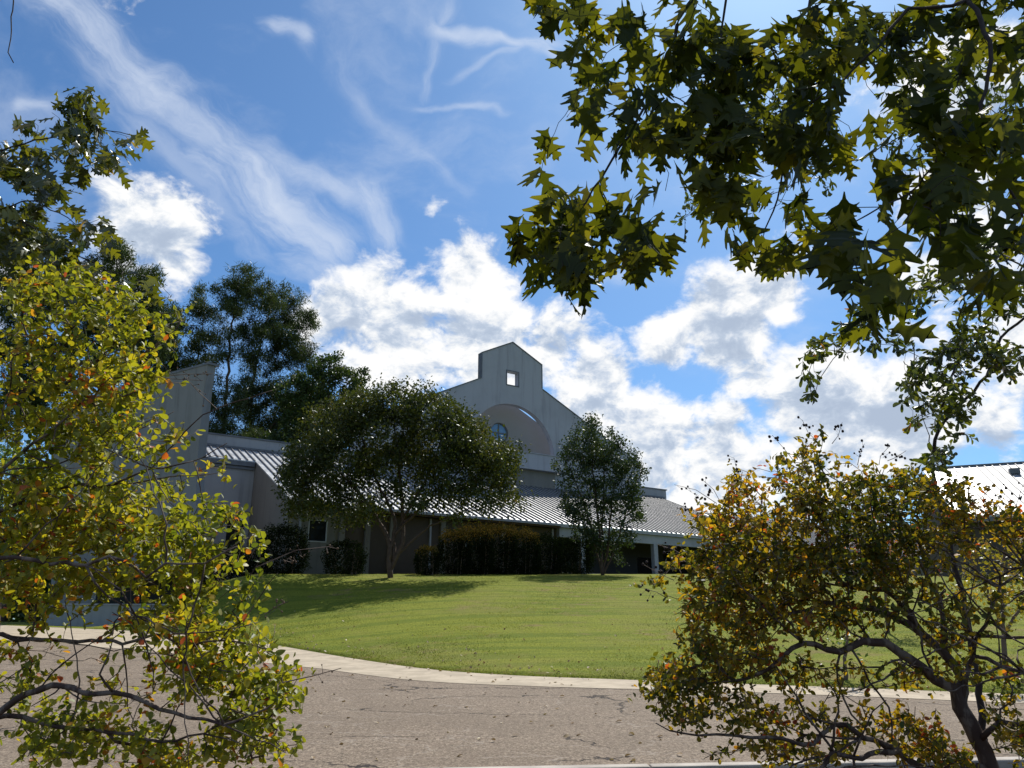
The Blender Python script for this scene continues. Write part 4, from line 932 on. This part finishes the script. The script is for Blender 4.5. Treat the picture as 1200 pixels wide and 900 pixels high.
# ================================================================== middle distance trees
def crown_tree(name, label, cat, bpx, limbs_px, ells, D, dD, dens, area, mat, bark, per, lsize, seed, split=.05, rtip=.006, group=None, tbase=.4, tvar=.3, tmpl=None, spread=.5, out_r=.18, axis_w=.3, up=.5, droop=0.0, ground=True, seg=.35, twig_min=0.0, nsc=.5):
    rng = np.random.default_rng(seed); b0 = at(*bpx, D)
    if ground: b0[2] = float(terr(b0[0], b0[1]))-.05
    tr = empty(name, b0, label, cat, group); lim = []
    for k, (pts, r0, r1) in enumerate(limbs_px):
        pp = [at(x, y, D+(dd[0] if dd else 0)) for x, y, *dd in pts]
        if k == 0: pp[0] = b0
        lim.append((pp, r0, r1))
    att, cid = sample_ell(ells, D, dD, dens, seed+100, area=area, surf=.15)
    pos, par, r, tips = grow(lim, att, seed, seg=seg, tip=rtip, p=2.4, bf=.25, sag=.05, jit=.4)
    wood(pos, par, r, split, bark, tr, 5, twig_min=twig_min)
    tint = tbase+tvar*1.4*ntint(att, nsc, seed)
    P, A, Nn, S, t = cluster_leaves(pos, par, tips, per, lsize, rng, spread=spread, axis_w=axis_w, up=up, droop=droop, tint=tint, tj=.14, out_r=out_r, sj=.35)
    leaves('foliage', mat, tr, tmpl or [leaf_quad(), leaf_quad(.26, .2)], P, A, Nn, S, t, seed, smooth=False)
    print(name, len(att), len(P), 'base', b0); return tr

crown_tree('crape_myrtle', 'broad dark domed crape myrtle shading the lawn left of the church arch', 'tree', (458, 672),
 [([(458,672),(455,640),(448,618),(430,590),(400,555),(370,530)], .16, .03), ([(462,672),(470,640),(472,610),(470,570),(465,520),(460,480)], .14, .03), ([(459,660),(464,625),(490,600),(520,570),(550,540)], .12, .03),
  ([(457,655),(462,610),(440,560),(420,500),(415,470)], .11, .03), ([(466,650),(498,622),(530,605),(560,590)], .07, .02), ([(472,610),(500,560),(520,510),(530,480)], .09, .02), ([(430,590),(395,580),(360,565)], .05, .02)],
 [(465,478,45,22,1.0),(420,480,38,26,1.0),(505,485,42,26,1.0),(540,500,35,22,.9),(385,500,35,28,1.0),(590,535,26,18,.9),(335,570,16,12,.7),(450,510,60,35,.9),(510,525,55,32,.9),(560,525,30,26,.9),(360,535,26,28,1.0),(400,545,45,30,.9),(460,550,55,30,.55),(530,555,50,28,.8),(580,545,22,24,.9),(345,560,15,14,.7),
  (370,575,32,16,.8),(420,585,40,16,.6),(500,585,50,16,.5),(570,580,36,16,.7),(610,578,18,10,.4),(455,455,25,10,.6),(595,560,12,14,.7),(340,545,14,16,.7),(350,585,22,10,.6),(600,590,20,10,.5),(430,600,40,10,.35),(370,595,34,14,.9),(345,600,14,12,.7),(410,605,30,12,.6),(540,600,40,10,.4),(480,455,30,10,.7)],
 42, 3.4, 2.1, 62, L_mid, bark_dom, 27, .185, 61, tbase=.36, spread=.55, out_r=.24)
crown_tree('crape_myrtle', 'slender upright multi stemmed tree in front of the church portico', 'tree', (706, 674),
 [([(706,674),(704,640),(700,600),(696,560),(692,520),(690,495)], .10, .02), ([(709,674),(712,640),(716,600),(722,560),(726,530)], .09, .02), ([(703,674),(698,640),(688,600),(674,565),(664,540)], .08, .02),
  ([(710,674),(722,640),(732,605),(745,570),(755,545)], .07, .02), ([(705,650),(706,610),(708,560),(706,520)], .07, .02)],
 [(692,500,20,16,1.0),(705,520,30,22,1.0),(680,525,25,20,1.0),(725,535,25,20,.9),(665,545,18,16,.9),(700,555,38,22,.8),(740,552,16,16,.9),(752,550,10,9,.6),(672,572,22,16,.7),(715,580,32,20,.7),(742,580,12,16,.7),(690,600,28,16,.6),(730,605,18,16,.6),(665,590,14,12,.5),(705,620,26,12,.3),(730,630,16,12,.7),(685,625,18,14,.7),(712,640,22,14,.6),(745,600,12,14,.6),(675,600,14,14,.6),(725,655,14,8,.4)],
 50, 2.6, 1.9, 46, L_mid2, bark_dom, 26, .17, 62, tbase=.34)

# pines behind the church
def pine(label, bx_, D, limbs_px, ells, seed, dens=1.0, area=60):
    return crown_tree('pine_tree', label, 'tree', (bx_, 640), limbs_px, ells, D, 3.2, dens*1.6, area, L_pine, bark_pine, 90, .42, seed, split=.09, rtip=.012, group='pines behind the church', tbase=.4, tvar=.35, tmpl=[leaf_tri(.075), leaf_tri(.11)], spread=.7, out_r=.30, axis_w=.5, up=.8, seg=.6, nsc=.25)
pine('tallest pine behind the church with a rounded top, left of the gable', 262, 76, [([(262,640),(262,513),(266,450),(270,400),(276,350),(282,318)], .34, .05)],
 [(285,322,22,12,1.1),(270,340,26,14,1.0),(300,338,26,14,1.0),(258,362,28,14,.9),(295,362,34,14,1.0),(320,355,20,12,.9),(262,390,34,13,.8),(305,388,36,14,.9),(250,415,22,12,.5),(290,415,30,13,.7),(245,445,20,9,.4),(285,450,22,10,.4)], 71)
pine('leaning pine with bushy right side behind the church', 292, 80, [([(290,640),(294,487),(298,440),(306,400),(318,360),(330,335)], .30, .05)],
 [(335,350,22,14,1.1),(350,375,24,16,1.1),(325,385,30,14,1.0),(340,405,32,16,1.1),(310,425,32,14,.9),(355,425,20,14,1.0),(300,455,32,14,.9),(335,455,34,16,1.1),(315,485,40,16,1.1),(350,480,28,18,1.0),(280,480,24,14,.7),(370,455,18,16,1.0),(375,480,22,16,1.0),(345,500,30,16,1.0),(310,510,30,14,.9),(390,500,20,14,1.0)], 72)
pine('thin pine with dark sparse crown left of the tallest pine', 226, 78, [([(226,640),(228,500),(232,420),(238,380),(240,350)], .24, .04)],
 [(232,345,18,12,1.0),(218,362,20,12,1.0),(245,370,20,11,.8),(212,385,22,12,.9),(236,398,20,11,.7),(208,412,22,14,.9),(225,430,22,12,.7),(205,440,20,14,.8),(195,400,18,20,.9),(190,430,20,20,.9),(215,460,24,14,.8),(200,375,14,12,.8)], 73)
pine('dense dark pine behind the left shrub and flared wall', 150, 66, [([(150,700),(150,520),(146,420),(140,340),(135,290)], .32, .05)],
 [(135,300,24,16,1.0),(110,325,34,20,1.1),(160,325,32,18,1.1),(90,355,40,22,1.1),(150,360,45,22,1.1),(185,370,24,20,.9),(110,395,50,22,1.1),(175,405,34,20,1.1),(140,430,50,18,1.0),(60,420,40,24,1.0)], 74, area=75)
pine('dark pine at the far left edge behind the shrub', 20, 62, [([(20,720),(20,520),(24,400),(30,300),(34,250)], .34, .05)],
 [(34,262,22,16,1.0),(15,285,32,18,1.1),(50,290,28,18,1.1),(5,320,36,20,1.1),(50,330,34,20,1.1),(20,365,50,22,1.1),(0,410,50,24,1.1),(50,450,50,24,1.0),(10,480,50,24,1.0)], 75, area=75)
pine('low bushy pine filling the gap just above the low roof behind the church', 255, 72, [([(255,640),(255,560),(258,520),(262,490)], .2, .05)],
 [(250,500,30,18,1.0),(275,515,34,16,1.0),(235,470,24,16,.9),(265,470,28,16,.9),(300,520,34,14,1.0),(330,520,30,14,1.0),(228,520,26,18,1.0)], 78)
crown_tree('broadleaf_tree', 'green broadleaf tree behind the low roof, between the pines and the domed tree', 'tree', (395, 640),
 [([(395,640),(393,560),(388,500),(385,460),(388,430)], .25, .05), ([(390,520),(370,480),(360,450)], .12, .04), ([(390,510),(410,470),(418,445)], .12, .04)],
 [(385,430,22,18,1.0),(405,445,20,16,1.0),(365,445,22,18,1.0),(360,475,28,22,1.0),(395,475,34,22,1.1),(420,465,20,18,1.0),(345,495,22,18,.9),(380,505,40,18,1.0),(340,460,20,20,.9),(330,520,30,16,.9),(365,525,40,14,1.0),(420,440,18,12,.7)],
 68, 3.0, 2.2, 50, L_broad, bark_mid, 30, .26, 76, tbase=.4)
crown_tree('broadleaf_tree', 'bright green leafy tree beyond the drive at the far left edge', 'tree', (0, 720),
 [([(0,720),(2,660),(0,600),(5,540)], .12, .03), ([(0,650),(40,610),(60,580)], .06, .02), ([(0,650),(-40,600),(-60,560)], .06, .02)],
 [(10,540,50,30,1.0),(50,570,36,30,1.0),(0,590,55,34,1.0),(60,610,34,26,1.0),(20,640,50,28,1.0),(70,650,26,22,.9),(-60,560,60,60,.9),(-60,640,60,40,.9),(20,675,50,18,.8)],
 30, 2.2, 1.3, 80, leafmat('bright_leaf', [(0, (.035, .075, .014)), (.5, (.07, .13, .02)), (1, (.15, .20, .03))], .45), bark_mid, 26, .13, 91, split=.03, rtip=.005, tbase=.5, nsc=.6)
crown_tree('yellow_tree', 'small yellow and orange leaved tree beyond the drive at right', 'tree', (1180, 800),
 [([(1180,800),(1176,720),(1178,660),(1182,620)], .05, .02), ([(1178,740),(1150,680),(1130,640)], .03, .01), ([(1178,740),(1210,690),(1225,650)], .03, .01)],
 [(1180,640,40,26,1.0),(1145,655,30,26,.9),(1215,660,40,34,1.0),(1160,690,40,24,.9),(1195,710,34,24,.7),(1230,620,30,30,.8),(1130,690,18,16,.5)],
 14.5, 1.1, 1.0, 120, L_yel, bark_mid, 14, .075, 77, split=.02, rtip=.003, tbase=.5, spread=.2, out_r=.08, seg=.15, nsc=1.0)
crown_tree('orange_sapling', 'small rust red leaved sapling behind the top of the right crape myrtle', 'tree', (1035, 700),
 [([(1035,700),(1036,650),(1038,600)], .05, .02)], [(1038,590,22,14,1.0),(1030,612,26,16,1.0),(1010,640,26,20,.8),(1050,640,26,22,.8)],
 22, 1.2, 1.0, 100, leafmat('rust_leaf', [(0, (.14, .12, .02)), (.5, (.34, .14, .03)), (1, (.38, .06, .03))], .5), bark_mid, 14, .10, 78, split=.03, rtip=.004, tbase=.6, spread=.2, out_r=.1, seg=.2, nsc=1.0)
crown_tree('green_sapling', 'bright green leafy sapling seen through the right crape myrtle branches', 'tree', (990, 800),
 [([(990,800),(992,750),(990,700)], .04, .012)], [(990,715,26,18,.8),(975,740,24,20,.7),(1005,750,26,20,.7),(990,690,20,14,.6)],
 14.5, .7, 1.0, 120, leafmat('fresh_leaf', [(0, (.05, .10, .015)), (1, (.14, .22, .03))], .5), bark_mid, 12, .08, 79, split=.02, rtip=.003, tbase=.5, spread=.2, out_r=.07, seg=.15, nsc=1.0)

# ------------------------------------------------------------------ shrubs and hedge: leafy shells over a twiggy core
def shrub(name, label, cat, boxes, D, mat, seed, lsize=.09, n_per=900, tbase=.35, top=None, pw=2.5):
    """boxes: (x0, x1, ytop, ybottom, halfdepth, D) in picture units; superellipsoid volumes with rough surface"""
    rng = np.random.default_rng(seed); P = []; Nn = []; tint = []; stems = MB(); b0 = None
    for (x0, x1, y0, y1, hd, DD) in boxes:
        c = at((x0+x1)/2, (y0+y1)/2, DD); hw = (x1-x0)/2*DD/950; gz = float(terr(c[0], c[1])); ztop = at((x0+x1)/2, y0, DD)[2]; hh = (ztop-gz+.1)/2; cz = gz-.1+hh
        if b0 is None: b0 = np.array([c[0], c[1], gz])
        area = hw*hh*8+hw*hd*4; n = int(area*n_per)
        tp_ = top if (top is not None and (x0 < 600)) else None
        q = rng.normal(0, 1, (n, 3)); q /= ((np.abs(q)**pw).sum(1)**(1/pw))[:, None]
        lump = 1+.24*np.array([mnoise.noise(Vector((float(a)*2.2+seed, float(b_)*2.2, float(cc)*2.2))) for a, b_, cc in q*np.array([hw, hd, hh])])
        q = q*(lump*rng.uniform(.72, 1.03, n))[:, None]
        P.append(np.array([c[0], c[1], cz])+q*np.array([hw, hd, hh])); Nn.append(q+rng.normal(0, .6, (n, 3)))
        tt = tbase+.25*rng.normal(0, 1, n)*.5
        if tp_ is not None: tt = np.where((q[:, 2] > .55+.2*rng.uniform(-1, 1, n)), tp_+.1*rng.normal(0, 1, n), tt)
        tint.append(np.clip(tt, 0, 1))
        for k in range(int(6+hw*4)):
            sx = rng.uniform(-.8, .8)*hw; sy = rng.uniform(-.6, .6)*hd
            stems.tube([(c[0]+sx*.8, c[1]+sy*.8, gz-.1), (c[0]+sx*.95, c[1]+sy, cz), (c[0]+sx+rng.normal(0, .1), c[1]+sy, cz+hh*rng.uniform(.5, .85))], [.03, .02, .008], 5)
    tr = empty(name, b0, label, cat)
    P = np.concatenate(P); Nn = np.concatenate(Nn); n = len(P); A = rng.normal(0, 1, (n, 3))+np.array([0, 0, .4])
    stems.build('stems', bark_mid, tr, False, False)
    leaves('foliage', mat, tr, [leaf_quad(.32), leaf_quad(.25, .2)], P, A, Nn, lsize*rng.uniform(.6, 1.4, n), np.concatenate(tint), seed, smooth=False)
    print(name, n); return tr
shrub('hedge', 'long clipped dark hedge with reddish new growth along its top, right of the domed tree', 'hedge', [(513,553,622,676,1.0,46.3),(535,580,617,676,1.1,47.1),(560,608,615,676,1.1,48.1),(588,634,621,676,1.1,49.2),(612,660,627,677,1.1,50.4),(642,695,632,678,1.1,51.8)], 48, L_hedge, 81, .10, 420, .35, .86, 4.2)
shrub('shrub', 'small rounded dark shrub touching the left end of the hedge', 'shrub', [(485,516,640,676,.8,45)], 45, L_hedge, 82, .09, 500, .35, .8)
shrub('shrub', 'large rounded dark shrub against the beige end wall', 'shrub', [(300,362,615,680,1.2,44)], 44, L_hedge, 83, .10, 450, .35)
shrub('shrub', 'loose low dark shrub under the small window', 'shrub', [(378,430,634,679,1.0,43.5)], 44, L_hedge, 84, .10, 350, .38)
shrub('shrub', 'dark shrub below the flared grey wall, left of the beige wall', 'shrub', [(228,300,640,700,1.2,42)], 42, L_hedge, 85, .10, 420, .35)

# far wood closing the horizon behind the buildings
rng = np.random.default_rng(123); P = []; 
for k in range(130):
    left = k < 90
    px = rng.uniform(-500, 330) if left else rng.uniform(880, 1700)
    D = rng.uniform(92, 125); c = at(px, 700, D); gz = float(terr(c[0], c[1])); h = rng.uniform(9, 15) if left else rng.uniform(5, 9)
    n = 420; q = rng.normal(0, 1, (n, 3)); q /= np.linalg.norm(q, axis=1)[:, None]; q *= rng.uniform(.6, 1, n)[:, None]
    P.append(np.array([c[0], c[1], gz+h*.5])+q*np.array([4.5, 4.5, h*.55])+rng.normal(0, .4, (n, 3)))
P = np.concatenate(P); n = len(P); A = rng.normal(0, 1, (n, 3)); Nn = rng.normal(0, 1, (n, 3))+np.array([0, 0, .5])
o = leaves('far_wood', L_broad, None, [leaf_quad(.4), leaf_quad(.3, .2)], P, A, Nn, rng.uniform(.7, 1.5, n), np.clip(.4+.3*ntint(P, .08, 3)+rng.normal(0, .15, n), 0, 1), 5, smooth=False)
tag(o, 'far green wood closing the view behind the buildings', 'wood', kind='stuff')

# ------------------------------------------------------------------ grass blades and leaf litter
rng = np.random.default_rng(99)
N = 230000
x = rng.uniform(-13, 22, N); tmax = 34; tau = rng.uniform(0, 1, N)**1.7*tmax+.02
y = ye(x)+tau; keep = np.abs(x) < .72*y+1; x, y = x[keep], y[keep]; n = len(x); z = terr(x, y)+.02
P = np.stack([x, y, z], 1); A = rng.normal(0, .45, (n, 3)); A[:, 2] = 1.0; Nn = rng.normal(0, 1, (n, 3)); Nn[:, 2] *= .2
pv = .40+.15*np.sin(x*.5+2*np.sin(y*.31))+.75*np.array([mnoise.noise(Vector((float(a)*.12, float(b_)*.9, 3.0)))+.6*mnoise.noise(Vector((float(a)*1.3, float(b_)*1.3, 9.0))) for a, b_ in zip(x, y)])+rng.normal(0, .24, n)
L_grass = leafmat('grass_blade', [(0, (.06, .085, .012)), (.5, (.16, .185, .020)), (.82, (.26, .27, .035)), (1, (.36, .29, .10))], .45, (1.2, 1.2, .6), .04)
o = leaves('grass', L_grass, None, [leaf_tri(.16), leaf_tri(.22)], P, A, Nn, rng.uniform(.018, .034, n)*(1+y*.012), np.clip(pv, 0, 1), 3, smooth=False)
tag(o, 'short mown green lawn grass on the slope below the church', 'grass', kind='stuff')
# fallen leaves
N = 900; x = rng.uniform(-12, 14, N); y = np.where(rng.uniform(0, 1, N) < .55, rng.uniform(7.6, 16, N), ye(x)+rng.exponential(2.2, N)-.3); keep = y > 7.5; x, y = x[keep], y[keep]; n = len(x)
z = terr(x, y)+.02+np.where(y > ye(x), .05, 0)
P = np.stack([x, y, z], 1); A = rng.normal(0, 1, (n, 3)); A[:, 2] *= .25; Nn = rng.normal(0, .35, (n, 3)); Nn[:, 2] = 1
L_litter = leafmat('dry_leaf', [(0, (.16, .10, .05)), (.5, (.30, .21, .11)), (1, (.45, .36, .22))], .2, (1, 1, .8), .05)
o = leaves('fallen_leaves', L_litter, None, [leaf_obovate(.3, .3, .34), leaf_obovate(.4, .5, .3)], P, A, Nn, rng.uniform(.04, .085, n), rng.uniform(0, 1, n), 4)
tag(o, 'dry fallen leaves scattered over the drive and lawn edge', 'leaf litter', kind='stuff')
